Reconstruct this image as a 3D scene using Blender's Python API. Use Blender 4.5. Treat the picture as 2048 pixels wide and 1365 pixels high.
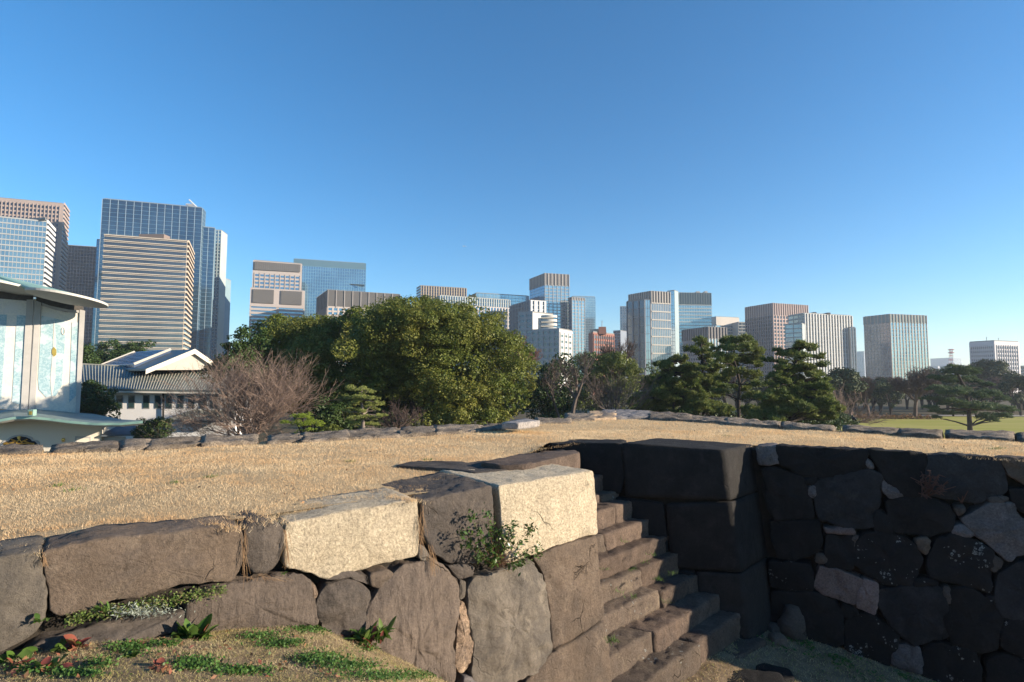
import bpy, bmesh, math, random
import numpy as np
from mathutils import Vector, Matrix, noise
from mathutils.geometry import delaunay_2d_cdt

for o in list(bpy.data.objects): bpy.data.objects.remove(o)
S = bpy.context.scene
COL = S.collection
random.seed(7); rng = np.random.default_rng(7)
R = math.radians

# ------------------------------------------------------------------ camera, sky, sun, exposure
F = 1100.0                                   # focal length in pixels of a 2048 wide picture
PITCH, ROLL = 3.93, 0.2
cam = bpy.data.cameras.new('camera'); cam_o = bpy.data.objects.new('camera', cam); COL.objects.link(cam_o)
cam.sensor_width = 36; cam.lens = F/2048*36; cam.clip_start = .05; cam.clip_end = 20000
CM = Matrix.Rotation(R(90+PITCH), 4, 'X') @ Matrix.Rotation(R(ROLL), 4, 'Z')
cam_o.matrix_world = CM
S.camera = cam_o
AZ_A = math.atan2(.70, .71)
SUN_EL = 14
SUN_DIR = Vector((math.cos(R(-12)), math.sin(R(-12)), 0))*math.cos(R(SUN_EL)); SUN_DIR.z = math.sin(R(SUN_EL))
w = bpy.data.worlds.new('World'); S.world = w; w.use_nodes = True
nt = w.node_tree; nt.nodes.clear()
sky = nt.nodes.new('ShaderNodeTexSky'); sky.sky_type = 'NISHITA'; sky.sun_disc = False
sky.sun_elevation = R(SUN_EL); sky.sun_rotation = math.atan2(SUN_DIR.x, SUN_DIR.y)
sky.air_density = 1.0; sky.dust_density = 0.0; sky.ozone_density = 4.2; sky.altitude = 20
hs = nt.nodes.new('ShaderNodeHueSaturation'); hs.inputs['Saturation'].default_value = 1.18; hs.inputs['Hue'].default_value = .497; hs.inputs['Value'].default_value = 1.0
bg = nt.nodes.new('ShaderNodeBackground'); bg.inputs[1].default_value = .094
wo = nt.nodes.new('ShaderNodeOutputWorld')
nt.links.new(sky.outputs[0], hs.inputs['Color']); nt.links.new(hs.outputs[0], bg.inputs[0]); nt.links.new(bg.outputs[0], wo.inputs[0])
sun = bpy.data.lights.new('sun', 'SUN'); sun.energy = 5.0; sun.angle = R(.5); sun.color = (1, .86, .68)
sun_o = bpy.data.objects.new('sun', sun); COL.objects.link(sun_o)
sun_o.rotation_euler = SUN_DIR.to_track_quat('Z', 'Y').to_euler()
S.view_settings.view_transform = 'Standard'; S.view_settings.look = 'None'
S.view_settings.exposure = 1.28; S.view_settings.gamma = 1
S.cycles.max_bounces = 5; S.cycles.diffuse_bounces = 3; S.cycles.glossy_bounces = 2; S.cycles.transmission_bounces = 2
S.cycles.transparent_max_bounces = 4; S.cycles.sample_clamp_indirect = 4

# ------------------------------------------------------------------ pixel rays (full picture 2048 x 1365)
M3 = np.array(CM.to_3x3())
def ray(px, py):
    d = M3 @ np.array([(px-1024)/F, -(py-682.5)/F, -1.0]); return d/d[1]
def at(px, py, D): return ray(px, py)*D
def on_z(px, py, z): r = ray(px, py); return r*(z/r[2])
Z = np.array([0, 0, 1.0])
class Wall:
    def __init__(s, p0, p1, b=.12):
        s.p0 = np.array(p0); d = np.array(p1)-s.p0; d[2] = 0; s.L = np.linalg.norm(d); s.d = d/s.L
        n = np.array([s.d[1], -s.d[0], 0]);
        if np.dot(n, s.p0) > 0: n = -n
        s.n = n; s.b = b; s.up = Z-b*n
    def hit(s, px, py):
        A = np.array([ray(px, py), -s.d, -s.up]).T
        t, u, v = np.linalg.solve(A, s.p0); return u, v
    def X(s, u, v, w=0): return s.p0+s.d*u+s.up*v+s.n*w
    def P(s, px, py, w=0): return s.X(*s.hit(px, py), w)
H = 1.6

# ------------------------------------------------------------------ mesh helpers
ORG = {}
def tag(o, label=None, cat=None, group=None, kind=None):
    if label: o['label'] = label
    if cat: o['category'] = cat
    if group: o['group'] = group
    if kind: o['kind'] = kind
    return o
def thing(name, label, cat, loc=(0, 0, 0), group=None):
    o = bpy.data.objects.new(name, None); COL.objects.link(o); o.location = loc; o.empty_display_size = .3
    ORG[o.name] = np.array(loc, float); return tag(o, label, cat, group)
def mk(name, V, Fc, mat=None, parent=None, smooth=False, label=None):
    me = bpy.data.meshes.new(name)
    V = np.asarray(V, float).reshape(-1, 3)
    org = ORG[parent.name] if parent else np.zeros(3)
    V = V-org
    if isinstance(Fc, np.ndarray):
        k = Fc.shape[1]
        me.vertices.add(len(V)); me.vertices.foreach_set('co', V.astype(np.float32).ravel())
        me.loops.add(Fc.size); me.loops.foreach_set('vertex_index', Fc.astype(np.int32).ravel())
        me.polygons.add(len(Fc)); me.polygons.foreach_set('loop_start', np.arange(0, Fc.size, k, dtype=np.int32))
        me.update(calc_edges=True); me.validate()
    else:
        me.from_pydata([tuple(v) for v in V], [], Fc); me.update()
    if smooth: me.polygons.foreach_set('use_smooth', [True]*len(me.polygons))
    if mat: me.materials.append(mat)
    o = bpy.data.objects.new(name, me); COL.objects.link(o)
    if parent: o.parent = parent
    ORG[o.name] = org
    if label: o['label'] = label
    return o
class MB:
    def __init__(s): s.V = []; s.F = []
    def add(s, V, Fc):
        n = len(s.V); s.V += [tuple(v) for v in V]; s.F += [[i+n for i in f] for f in Fc]; return s
    def box(s, o, a, b, c):
        o, a, b, c = map(np.array, (o, a, b, c))
        P = [o, o+a, o+a+b, o+b, o+c, o+a+c, o+a+b+c, o+b+c]
        Fc = [[0, 3, 2, 1], [4, 5, 6, 7], [0, 1, 5, 4], [1, 2, 6, 5], [2, 3, 7, 6], [3, 0, 4, 7]]
        if np.dot(np.cross(a, b), c) < 0: Fc = [f[::-1] for f in Fc]
        return s.add(P, Fc)
    def hexa(s, P):      # 4 bottom ccw, 4 top
        return s.add(P, [[0, 3, 2, 1], [4, 5, 6, 7], [0, 1, 5, 4], [1, 2, 6, 5], [2, 3, 7, 6], [3, 0, 4, 7]])
    def tube(s, p0, p1, r0, r1, n=5, cap=True):
        p0 = np.array(p0, float); p1 = np.array(p1, float); d = p1-p0; L = np.linalg.norm(d)
        if L < 1e-6: return s
        d /= L; a = np.cross(d, [0, 0, 1] if abs(d[2]) < .9 else [1, 0, 0]); a /= np.linalg.norm(a); b = np.cross(d, a)
        V = []; 
        for p, r in ((p0, r0), (p1, r1)):
            for i in range(n):
                t = 2*math.pi*i/n; V.append(p+r*(math.cos(t)*a+math.sin(t)*b))
        Fc = [[i, (i+1) % n, n+(i+1) % n, n+i] for i in range(n)]
        if cap: Fc += [list(range(n))[::-1], list(range(n, 2*n))]
        return s.add(V, Fc)
    def poly_extrude(s, P, e):
        n = len(P); e = np.array(e); P = [np.array(p) for p in P]
        return s.add(P+[p+e for p in P], [list(range(n)), list(range(n, 2*n))[::-1]]+[[i, n+i, n+(i+1) % n, (i+1) % n] for i in range(n)])
    def build(s, name, mat, parent=None, smooth=False, label=None): return mk(name, s.V, s.F, mat, parent, smooth, label)
def ellipsoid(mb, c, rx, ry, rz, n=10, m=7):
    V = [(c[0], c[1], c[2]+rz)]
    for j in range(1, m):
        t = math.pi*j/m
        for i in range(n):
            a = 2*math.pi*i/n; V.append((c[0]+rx*math.sin(t)*math.cos(a), c[1]+ry*math.sin(t)*math.sin(a), c[2]+rz*math.cos(t)))
    V.append((c[0], c[1], c[2]-rz)); Fc = [[0, 1+i, 1+(i+1) % n] for i in range(n)]
    for j in range(m-2):
        for i in range(n): Fc.append([1+j*n+i, 1+(j+1)*n+i, 1+(j+1)*n+(i+1) % n, 1+j*n+(i+1) % n])
    l = len(V)-1; b = 1+(m-2)*n; Fc += [[l, b+(i+1) % n, b+i] for i in range(n)]
    return mb.add(V, Fc)

# ------------------------------------------------------------------ materials
def newmat(name):
    m = bpy.data.materials.new(name); m.use_nodes = True; nt = m.node_tree; b = nt.nodes['Principled BSDF']; return m, nt, b
def nd(nt, t, **kw):
    n = nt.nodes.new(t)
    for k, v in kw.items():
        if k in n.inputs: n.inputs[k].default_value = v
        else: setattr(n, k, v)
    return n
def c4(c): return (c[0], c[1], c[2], 1)
def mixc(nt, f, a, b, bt='MIX'):
    n = nt.nodes.new('ShaderNodeMix'); n.data_type = 'RGBA'; n.blend_type = bt
    for i, x in ((0, f), (6, a), (7, b)):
        if isinstance(x, (tuple, list)): n.inputs[i].default_value = c4(x)
        elif isinstance(x, (int, float)): n.inputs[i].default_value = x
        else: nt.links.new(x, n.inputs[i])
    return n.outputs[2]
def ramp(nt, x, p0, p1):
    n = nt.nodes.new('ShaderNodeMapRange'); n.inputs[1].default_value = p0; n.inputs[2].default_value = p1; nt.links.new(x, n.inputs[0]); n.clamp = True
    return n.outputs[0]
def noise_n(nt, vec, scale, detail=4, rough=.6):
    n = nd(nt, 'ShaderNodeTexNoise', Scale=scale, Detail=detail, Roughness=rough); nt.links.new(vec, n.inputs['Vector']); return n.outputs['Fac']
def simple(name, c, c2=None, scale=1.5, rough=.8, metallic=0, bump=0, bscale=20, spec=.3):
    m, nt, b = newmat(name); tc = nt.nodes.new('ShaderNodeTexCoord').outputs['Object']
    c2 = c2 or tuple(x*.8 for x in c)
    nt.links.new(mixc(nt, ramp(nt, noise_n(nt, tc, scale), .35, .65), c, c2), b.inputs['Base Color'])
    b.inputs['Roughness'].default_value = rough; b.inputs['Metallic'].default_value = metallic
    b.inputs['Specular IOR Level'].default_value = spec
    if bump:
        bm = nd(nt, 'ShaderNodeBump', Strength=1.0, Distance=bump); nt.links.new(noise_n(nt, tc, bscale, 6, .7), bm.inputs['Height']); nt.links.new(bm.outputs[0], b.inputs['Normal'])
    return m
def stone_mat(name, c1, c2, c3, speck=.5, lichen=0, bump=.03, pits=.5, groove=0, rough=.9):
    m, nt, b = newmat(name); tc = nt.nodes.new('ShaderNodeTexCoord').outputs['Object']
    oi = nt.nodes.new('ShaderNodeObjectInfo')
    a = mixc(nt, ramp(nt, noise_n(nt, tc, 1.3, 5, .65), .38, .62), c1, c2)
    a = mixc(nt, ramp(nt, noise_n(nt, tc, 3.1, 6, .7), .5, .68), a, c3)
    a = mixc(nt, ramp(nt, noise_n(nt, tc, 5.5, 8, .75), .56, .7), a, tuple(x*.45 for x in c1))
    # streaks that run down the stone
    mp = nd(nt, 'ShaderNodeMapping'); mp.inputs['Scale'].default_value = (3.5, 3.5, .9); nt.links.new(tc, mp.inputs['Vector'])
    st = noise_n(nt, mp.outputs[0], 1.0, 4, .6)
    a = mixc(nt, ramp(nt, st, .45, .75), a, tuple(x*.78 for x in c1))
    fine = noise_n(nt, tc, 26, 6, .85)
    k = nt.nodes.new('ShaderNodeMapRange'); k.inputs[1].default_value = .3; k.inputs[2].default_value = .7; k.inputs[3].default_value = 1-speck*1.1; k.inputs[4].default_value = 1+speck*.8
    nt.links.new(fine, k.inputs[0])
    a = mixc(nt, 1.0, a, k.outputs[0], 'MULTIPLY')
    rv = nt.nodes.new('ShaderNodeMapRange'); rv.inputs[3].default_value = .82; rv.inputs[4].default_value = 1.18; nt.links.new(oi.outputs['Random'], rv.inputs[0])
    a = mixc(nt, 1.0, a, rv.outputs[0], 'MULTIPLY')
    wp_ = nd(nt, 'ShaderNodeVectorMath', operation='MULTIPLY_ADD'); nn_ = nd(nt, 'ShaderNodeTexNoise', Scale=2.5, Detail=5.0); nt.links.new(tc, nn_.inputs['Vector']); nt.links.new(nn_.outputs['Color'], wp_.inputs[0]); wp_.inputs[1].default_value = (.4, .4, .4); nt.links.new(tc, wp_.inputs[2])
    vc = nd(nt, 'ShaderNodeTexVoronoi', Scale=1.15); vc.feature = 'DISTANCE_TO_EDGE'; nt.links.new(wp_.outputs[0], vc.inputs['Vector'])
    ck = ramp(nt, vc.outputs['Distance'], .0, .011); ckm = ramp(nt, noise_n(nt, tc, 1.1, 3), .55, .66)
    ci = nd(nt, 'ShaderNodeMath', operation='SUBTRACT'); ci.inputs[0].default_value = 1; nt.links.new(ck, ci.inputs[1])
    cm_ = nd(nt, 'ShaderNodeMath', operation='MULTIPLY'); nt.links.new(ci.outputs[0], cm_.inputs[0]); nt.links.new(ckm, cm_.inputs[1])
    a = mixc(nt, cm_.outputs[0], a, tuple(x*.3 for x in c1))
    if lichen:
        v = nd(nt, 'ShaderNodeTexVoronoi', Scale=11.0); nt.links.new(tc, v.inputs['Vector'])
        jit = noise_n(nt, tc, 1.7, 5, .7); mu = nd(nt, 'ShaderNodeMath', operation='SUBTRACT'); nt.links.new(v.outputs['Distance'], mu.inputs[0])
        jr = ramp(nt, jit, .47, .78); nt.links.new(jr, mu.inputs[1])
        rr = nd(nt, 'ShaderNodeMath', operation='LESS_THAN'); nt.links.new(mu.outputs[0], rr.inputs[0]); rr.inputs[1].default_value = -.28+lichen*.2
        f2 = nd(nt, 'ShaderNodeMath', operation='MULTIPLY'); nt.links.new(rr.outputs[0], f2.inputs[0]); nt.links.new(ramp(nt, noise_n(nt, tc, 40, 3, .7), .42, .56), f2.inputs[1])
        a = mixc(nt, f2.outputs[0], a, (.2, .21, .2))
    nt.links.new(a, b.inputs['Base Color']); b.inputs['Roughness'].default_value = rough; b.inputs['Specular IOR Level'].default_value = .25
    ad = nd(nt, 'ShaderNodeMath', operation='ADD'); nt.links.new(noise_n(nt, tc, 6, 9, .78), ad.inputs[0])
    m2 = nd(nt, 'ShaderNodeMath', operation='MULTIPLY'); nt.links.new(fine, m2.inputs[0]); m2.inputs[1].default_value = pits; nt.links.new(m2.outputs[0], ad.inputs[1])
    h = ad.outputs[0]
    if groove:
        wv = nd(nt, 'ShaderNodeTexNoise', Scale=1.0, Detail=3.0); mp2 = nd(nt, 'ShaderNodeMapping'); mp2.inputs['Scale'].default_value = (9, 9, 1.3)
        nt.links.new(tc, mp2.inputs['Vector']); nt.links.new(mp2.outputs[0], wv.inputs['Vector'])
        m3 = nd(nt, 'ShaderNodeMath', operation='MULTIPLY'); nt.links.new(wv.outputs['Fac'], m3.inputs[0]); m3.inputs[1].default_value = groove
        a2 = nd(nt, 'ShaderNodeMath', operation='ADD'); nt.links.new(h, a2.inputs[0]); nt.links.new(m3.outputs[0], a2.inputs[1]); h = a2.outputs[0]
    cs = nd(nt, 'ShaderNodeMath', operation='SUBTRACT'); nt.links.new(h, cs.inputs[0]); nt.links.new(cm_.outputs[0], cs.inputs[1]); h = cs.outputs[0]
    bm = nd(nt, 'ShaderNodeBump', Strength=1.0, Distance=bump); nt.links.new(h, bm.inputs['Height']); nt.links.new(bm.outputs[0], b.inputs['Normal'])
    return m
def leaf_mat(name, cols, trans=.25, rough=.55, patch=None):
    m, nt, b = newmat(name); g = nt.nodes.new('ShaderNodeNewGeometry')
    cr = nt.nodes.new('ShaderNodeValToRGB'); e = cr.color_ramp.elements
    e[0].position = 0; e[0].color = c4(cols[0]); e[1].position = 1; e[1].color = c4(cols[-1])
    for i, c in enumerate(cols[1:-1]):
        x = e.new((i+1)/(len(cols)-1)); x.color = c4(c)
    nt.links.new(g.outputs['Random Per Island'], cr.inputs[0]); col = cr.outputs[0]
    if patch:
        tc = nt.nodes.new('ShaderNodeTexCoord').outputs['Object']
        col = mixc(nt, ramp(nt, noise_n(nt, tc, patch[0], 4, .6), .4, .62), col, mixc(nt, 1.0, col, patch[1], 'MULTIPLY'))
    nt.links.new(col, b.inputs['Base Color']); b.inputs['Roughness'].default_value = rough; b.inputs['Specular IOR Level'].default_value = .25
    if trans:
        t = nt.nodes.new('ShaderNodeBsdfTranslucent'); nt.links.new(col, t.inputs[0]); mx = nt.nodes.new('ShaderNodeMixShader'); mx.inputs[0].default_value = trans
        nt.links.new(b.outputs[0], mx.inputs[1]); nt.links.new(t.outputs[0], mx.inputs[2]); nt.links.new(mx.outputs[0], nt.nodes['Material Output'].inputs[0])
    return m
def glass_mat(name, c, c2, cell=3.0, rough=.12, metal=.75):
    """reflecting facade glass with panes of slightly differing tint"""
    m, nt, b = newmat(name); tc = nt.nodes.new('ShaderNodeTexCoord').outputs['Object']
    mp = nd(nt, 'ShaderNodeVectorMath', operation='DIVIDE'); mp.inputs[1].default_value = (cell, cell, 4.0); nt.links.new(tc, mp.inputs[0])
    fl = nd(nt, 'ShaderNodeVectorMath', operation='FLOOR'); nt.links.new(mp.outputs[0], fl.inputs[0])
    wn = nt.nodes.new('ShaderNodeTexWhiteNoise'); nt.links.new(fl.outputs[0], wn.inputs['Vector'])
    big = ramp(nt, noise_n(nt, tc, .03, 2), .4, .6)
    av = nd(nt, 'ShaderNodeMath', operation='MULTIPLY_ADD'); nt.links.new(wn.outputs['Value'], av.inputs[0]); av.inputs[1].default_value = .6; nt.links.new(big, av.inputs[2])
    nt.links.new(mixc(nt, ramp(nt, av.outputs[0], .1, 1.5), c, c2), b.inputs['Base Color'])
    b.inputs['Metallic'].default_value = metal; b.inputs['Roughness'].default_value = rough
    return m
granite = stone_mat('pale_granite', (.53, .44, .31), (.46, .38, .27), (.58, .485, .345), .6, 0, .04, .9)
granite_grey = stone_mat('grey_granite', (.3, .27, .25), (.24, .22, .21), (.34, .3, .27), .6, 0, .02, .8)
brown = stone_mat('brown_andesite', (.16, .118, .086), (.1, .078, .062), (.19, .145, .108), .35, 0, .06, .3)
dark = stone_mat('dark_andesite', (.105, .086, .072), (.075, .064, .056), (.13, .105, .085), .35, 0, .06, .3)
ridged = stone_mat('chiselled_andesite', (.155, .12, .095), (.105, .083, .068), (.16, .125, .1), .3, 0, .05, .3, 1.1)
tuff = stone_mat('grey_andesite', (.16, .135, .108), (.1, .087, .074), (.195, .165, .13), .25, 0, .05, .3)
wall_dark = stone_mat('black_andesite', (.016, .0148, .0143), (.010, .0095, .0095), (.023, .020, .019), .3, 0, .03, .5, .3)  # dark stone, its colour lowered further to deepen the shaded wall
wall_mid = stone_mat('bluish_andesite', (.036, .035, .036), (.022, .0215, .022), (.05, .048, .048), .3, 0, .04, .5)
wall_lichen = stone_mat('lichened_andesite', (.016, .0148, .0145), (.010, .0095, .0095), (.022, .019, .018), .3, 1, .03, .5)  # same lowered tone: part of the wall's shade is in the colour
wall_pale = stone_mat('shaded_granite', (.13, .115, .11), (.09, .082, .08), (.16, .14, .135), .5, 0, .02, .8)  # granite darkened in its colour to look shaded
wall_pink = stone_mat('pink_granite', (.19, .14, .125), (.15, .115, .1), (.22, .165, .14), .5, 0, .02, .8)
corner_m = stone_mat('corner_andesite', (.024, .0215, .0195), (.0155, .014, .0135), (.032, .028, .026), .3, 0, .03, .4, .6)  # dark stone too, colour lowered so the block's shade looks deep
step_m = stone_mat('step_andesite', (.14, .1, .075), (.075, .056, .046), (.17, .122, .092), .5, .0, .05, .5)
step_l = stone_mat('step_andesite_lichen', (.14, .105, .08), (.1, .078, .062), (.18, .14, .1), .5, .9, .05, .5)
slab_m = stone_mat('weathered_slab', (.3, .24, .18), (.1, .082, .066), (.38, .31, .23), .9, 0, .08, .6)
orange_st = stone_mat('orange_granite', (.26, .18, .12), (.12, .09, .07), (.3, .22, .15), .8, 0, .02, .9)
earth = simple('dark_earth', (.03, .024, .018), (.018, .015, .012), 6, 1, bump=.02)

# ------------------------------------------------------------------ stones
def resample(P, sp):
    P = np.array(P); Q = []
    n = len(P)
    for i in range(n):
        a, b = P[i], P[(i+1) % n]; k = max(1, int(round(np.linalg.norm(b-a)/sp)))
        for j in range(k): Q.append(a+(b-a)*j/k)
    return np.array(Q)
def prism(name, mapX, uv, mat, parent, depth=(.8, .8), r=.045, bulge=.03, amp=.02, sp=.05, smooth_it=1, gap=-.008, label=None, nsc=2.2, seed=None):
    """closed stone: outline uv on a plane, mapX(u,v,w) with w outward; rounded rim, bulging face, rough skin"""
    uv = np.array(uv, float)
    ar = .5*np.sum(uv[:, 0]*np.roll(uv[:, 1], -1)-np.roll(uv[:, 0], -1)*uv[:, 1])
    if ar < 0: uv = uv[::-1]
    B = resample(uv, sp)
    for _ in range(smooth_it): B = .5*B+.25*(np.roll(B, 1, 0)+np.roll(B, -1, 0))
    c = B.mean(0); n = len(B); dist = np.linalg.norm(B-c, axis=1, keepdims=True); dirc = (c-B)/dist; mr = float(dist.min())
    r = min(r, mr*.35)
    B = B+dirc*gap
    u0, u1 = B[:, 0].min(), B[:, 0].max()
    dep = depth[0]+(depth[1]-depth[0])*(B[:, 0]-u0)/max(u1-u0, 1e-6)
    rings = []
    nb = max(3, int(max(depth)/(sp*1.6)))
    for k in range(nb+1):
        rings.append((B, -dep+(dep-r)*k/nb))
    for a in (22, 45, 68, 90):
        q = B+dirc*r*(1-math.cos(R(a))); rings.append((q, np.full(n, -r+r*math.sin(R(a)))))
    Q = rings[-1][0]; ni = max(4, int(mr/sp))
    for k in range(1, ni):
        s_ = k/ni; rings.append((Q+(c-Q)*s_, np.full(n, bulge*(1-(1-s_)**2))))
    V = []
    for q, wv in rings:
        for i in range(n): V.append(mapX(q[i, 0], q[i, 1], wv[i]))
    V = np.array(V); nr = len(rings); Fc = []
    for k in range(nr-1):
        for i in range(n):
            j = (i+1) % n; Fc.append([k*n+i, k*n+j, (k+1)*n+j, (k+1)*n+i])
    V = np.vstack([V, mapX(c[0], c[1], bulge), mapX(c[0], c[1], -dep.mean())]); t = len(V)-2
    for i in range(n):
        j = (i+1) % n; Fc.append([(nr-1)*n+i, (nr-1)*n+j, t]); Fc.append([j, i, t+1])
    # orientation
    e = mapX(c[0], c[1], 1)-mapX(c[0], c[1], 0); a_ = V[(nr-1)*n+1]-V[t]; b_ = V[(nr-1)*n]-V[t]
    if np.dot(np.cross(b_, a_), e) < 0: Fc = [f[::-1] for f in Fc]
    o = mk(name, V, Fc, mat, parent, True, label)
    rough_skin(o, amp, nsc, seed); return o
def rough_skin(o, amp, nsc=2.2, seed=None):
    me = o.data; sd = Vector((random.random()*50, random.random()*50, 0))
    nor = [v.normal.copy() for v in me.vertices]
    for v, nn in zip(me.vertices, nor):
        p = v.co*nsc+sd
        d = noise.noise(p)*.9+noise.noise(p*2.7)*.5+noise.noise(p*5.5)*.5+noise.noise(p*9)*.32
        q = noise.noise(p*1.6+Vector((9, 3, 1)))
        if q > .22: d -= (q-.22)*3.0
        d += 1.5*abs(noise.noise(p*.85+Vector((3, 8, 2))))-.9*max(0, .12-abs(noise.noise(p*1.9+Vector((7, 1, 4)))))*6
        v.co += nn*d*amp
    me.update()
def zc(pts, ox=0, oy=0, s=1.0): return [(ox+x/s, oy+y/s) for x, y in pts]
def wall_stone(wall, pts, mat, parent, zoom=(0, 0, 1.0), name='stone', **kw):
    uv = [wall.hit(*p) for p in zc(pts, *zoom)]
    return prism(name, wall.X, uv, mat, parent, **kw)
def rblock(name, C8, mat, parent, r=.04, amp=.015, sp=.09, label=None, nsc=2.2):
    """rounded block through 8 corners: 0-3 bottom ccw, 4-7 top"""
    C8 = [np.array(p) for p in C8]
    dims = [np.linalg.norm(C8[1]-C8[0]), np.linalg.norm(C8[3]-C8[0]), np.linalg.norm(C8[4]-C8[0])]
    hd = np.array(dims)/2; r = min(r, hd.min()*.6); ns = [max(4, int(d/sp)) for d in dims]
    def tri(q):
        a, b, c = (q/hd+1)/2
        return ((C8[0]*(1-a)+C8[1]*a)*(1-b)+(C8[3]*(1-a)+C8[2]*a)*b)*(1-c)+((C8[4]*(1-a)+C8[5]*a)*(1-b)+(C8[7]*(1-a)+C8[6]*a)*b)*c
    idx = {}; V = []; Fc = []
    def grid(i, n, h):   # denser near the rim
        t = i/n*2-1; return t*h
    def vid(i, j, k):
        key = (i, j, k)
        if key not in idx:
            q = np.array([grid(i, ns[0], hd[0]), grid(j, ns[1], hd[1]), grid(k, ns[2], hd[2])])
            inn = np.clip(q, -(hd-r), hd-r); e = q-inn; L = np.linalg.norm(e)
            if L > 0: q = inn+e/L*min(r, L) if L > r else q
            idx[key] = len(V); V.append(tri(q))
        return idx[key]
    n0, n1, n2 = ns
    for i in range(n0):
        for j in range(n1):
            Fc.append([vid(i, j, 0), vid(i, j+1, 0), vid(i+1, j+1, 0), vid(i+1, j, 0)]); Fc.append([vid(i, j, n2), vid(i+1, j, n2), vid(i+1, j+1, n2), vid(i, j+1, n2)])
    for i in range(n0):
        for k in range(n2):
            Fc.append([vid(i, 0, k), vid(i+1, 0, k), vid(i+1, 0, k+1), vid(i, 0, k+1)]); Fc.append([vid(i, n1, k), vid(i, n1, k+1), vid(i+1, n1, k+1), vid(i+1, n1, k)])
    for j in range(n1):
        for k in range(n2):
            Fc.append([vid(0, j, k), vid(0, j, k+1), vid(0, j+1, k+1), vid(0, j+1, k)]); Fc.append([vid(n0, j, k), vid(n0, j+1, k), vid(n0, j+1, k+1), vid(n0, j, k+1)])
    if np.dot(np.cross(C8[1]-C8[0], C8[3]-C8[0]), C8[4]-C8[0]) < 0: Fc = [f[::-1] for f in Fc]
    o = mk(name, V, Fc, mat, parent, True, label); rough_skin(o, amp, nsc); return o

# wall planes (camera is the origin, platform surface at z=-H)
WN = Wall(on_z(80, 1103, -H), on_z(1185, 944, -H), .10)                     # near wall
WD = Wall(on_z(1148, 886, -H), on_z(1447, 901, -H), .10)                    # wall beside the stair
WR = Wall(on_z(1520, 893, -H), on_z(2048, 919, -H), .10)                    # wall at the right
C1 = on_z(1447, 901, -H); C2 = on_z(1510, 888, -H); VC = C2-C1
WC = Wall(C1, C2, .10)
DA = np.array([.71, .70, 0])

nw = thing('stone_wall', 'long dry stone wall in the foreground with two pale granite coping blocks', 'stone wall', tuple(WN.X(0, -2)))
st = lambda pts, m, **k: wall_stone(WN, pts, m, nw, **k)
cp = dict(amp=.022, sp=.045, r=.03)
st([(-90, 1150), (-60, 1128), (76, 1101), (92, 1190), (88, 1240), (62, 1275), (10, 1305), (-80, 1330)], tuff, depth=(.7, .55), label='grey coping stone', **cp)
st([(84, 1105), (200, 1080), (340, 1066), (482, 1052), (487, 1090), (484, 1135), (470, 1160), (380, 1168), (300, 1186), (220, 1205), (125, 1232), (100, 1222), (92, 1170)], brown, depth=(.62, .5), label='long reddish brown coping stone', **cp)
st([(488, 1056), (520, 1044), (553, 1046), (567, 1062), (566, 1100), (553, 1135), (535, 1148), (508, 1150), (491, 1130)], dark, depth=(.7, .6), label='small narrow coping stone', amp=.018, sp=.04, r=.07)
st([(574, 1046), (700, 1022), (834, 998), (838, 1060), (836, 1112), (760, 1130), (655, 1160), (610, 1145), (572, 1135), (567, 1085)], granite, depth=(1.0, .95), label='pale cream granite coping block', amp=.014, sp=.045, r=.03)
st([(842, 1004), (920, 986), (985, 970), (990, 1050), (988, 1118), (965, 1130), (900, 1126), (868, 1108), (848, 1065)], dark, depth=(1.5, 1.4), label='dark grey coping block', **cp)
st([(998, 972), (1100, 957), (1187, 942), (1195, 1015), (1196, 1067), (1120, 1090), (1012, 1128), (1005, 1060)], granite, depth=(1.75, 1.75), label='large pale granite corner block', amp=.014, sp=.05, r=.03)
g = dict(depth=(.6, .6), amp=.03, sp=.042, r=.02)
st([(376, 1225), (378, 1200), (430, 1176), (520, 1160), (595, 1148), (618, 1165), (632, 1205), (636, 1250), (560, 1262), (380, 1262)], ridged, label='long chiselled stone', bulge=.06, **g)
st([(636, 1196), (652, 1172), (680, 1162), (712, 1160), (744, 1182), (734, 1236), (726, 1262), (690, 1275), (640, 1262), (628, 1232)], dark, bulge=.05, **g)
st([(734, 1229), (748, 1196), (769, 1160), (810, 1129), (868, 1123), (893, 1141), (917, 1158), (920, 1195), (913, 1250), (913, 1300), (908, 1360), (900, 1450), (740, 1450), (716, 1350), (726, 1270)], ridged, label='tall chiselled stone', bulge=.05, **g)
st([(919, 1210), (930, 1204), (944, 1240), (948, 1290), (940, 1340), (922, 1350), (910, 1335), (914, 1270)], orange_st, label='narrow orange stone', bulge=.03, **g)
st([(936, 1175), (952, 1155), (1000, 1146), (1060, 1118), (1085, 1150), (1097, 1215), (1104, 1300), (1080, 1345), (1040, 1360), (1000, 1385), (960, 1385), (944, 1350), (950, 1290), (938, 1225)], tuff, label='rounded grey stone with a deep hollow', bulge=.12, **g)
st([(1066, 1115), (1120, 1094), (1192, 1072), (1200, 1150), (1209, 1236), (1150, 1278), (1106, 1300), (1100, 1215), (1088, 1150)], brown, bulge=.02, depth=(1.2, 1.2), amp=.015, sp=.05, r=.03)
st([(1050, 1372), (1104, 1308), (1155, 1282), (1210, 1242), (1222, 1330), (1232, 1460), (1180, 1500), (1040, 1470)], brown, bulge=.02, depth=(1.2, 1.2), amp=.015, sp=.06, r=.03)
st([(20, 1330), (70, 1290), (160, 1262), (250, 1246), (340, 1232), (372, 1222), (378, 1262), (280, 1290), (60, 1350)], dark, label='half buried ledge stone', bulge=.14, depth=(.3, .3), amp=.03, sp=.05, r=.08)
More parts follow.
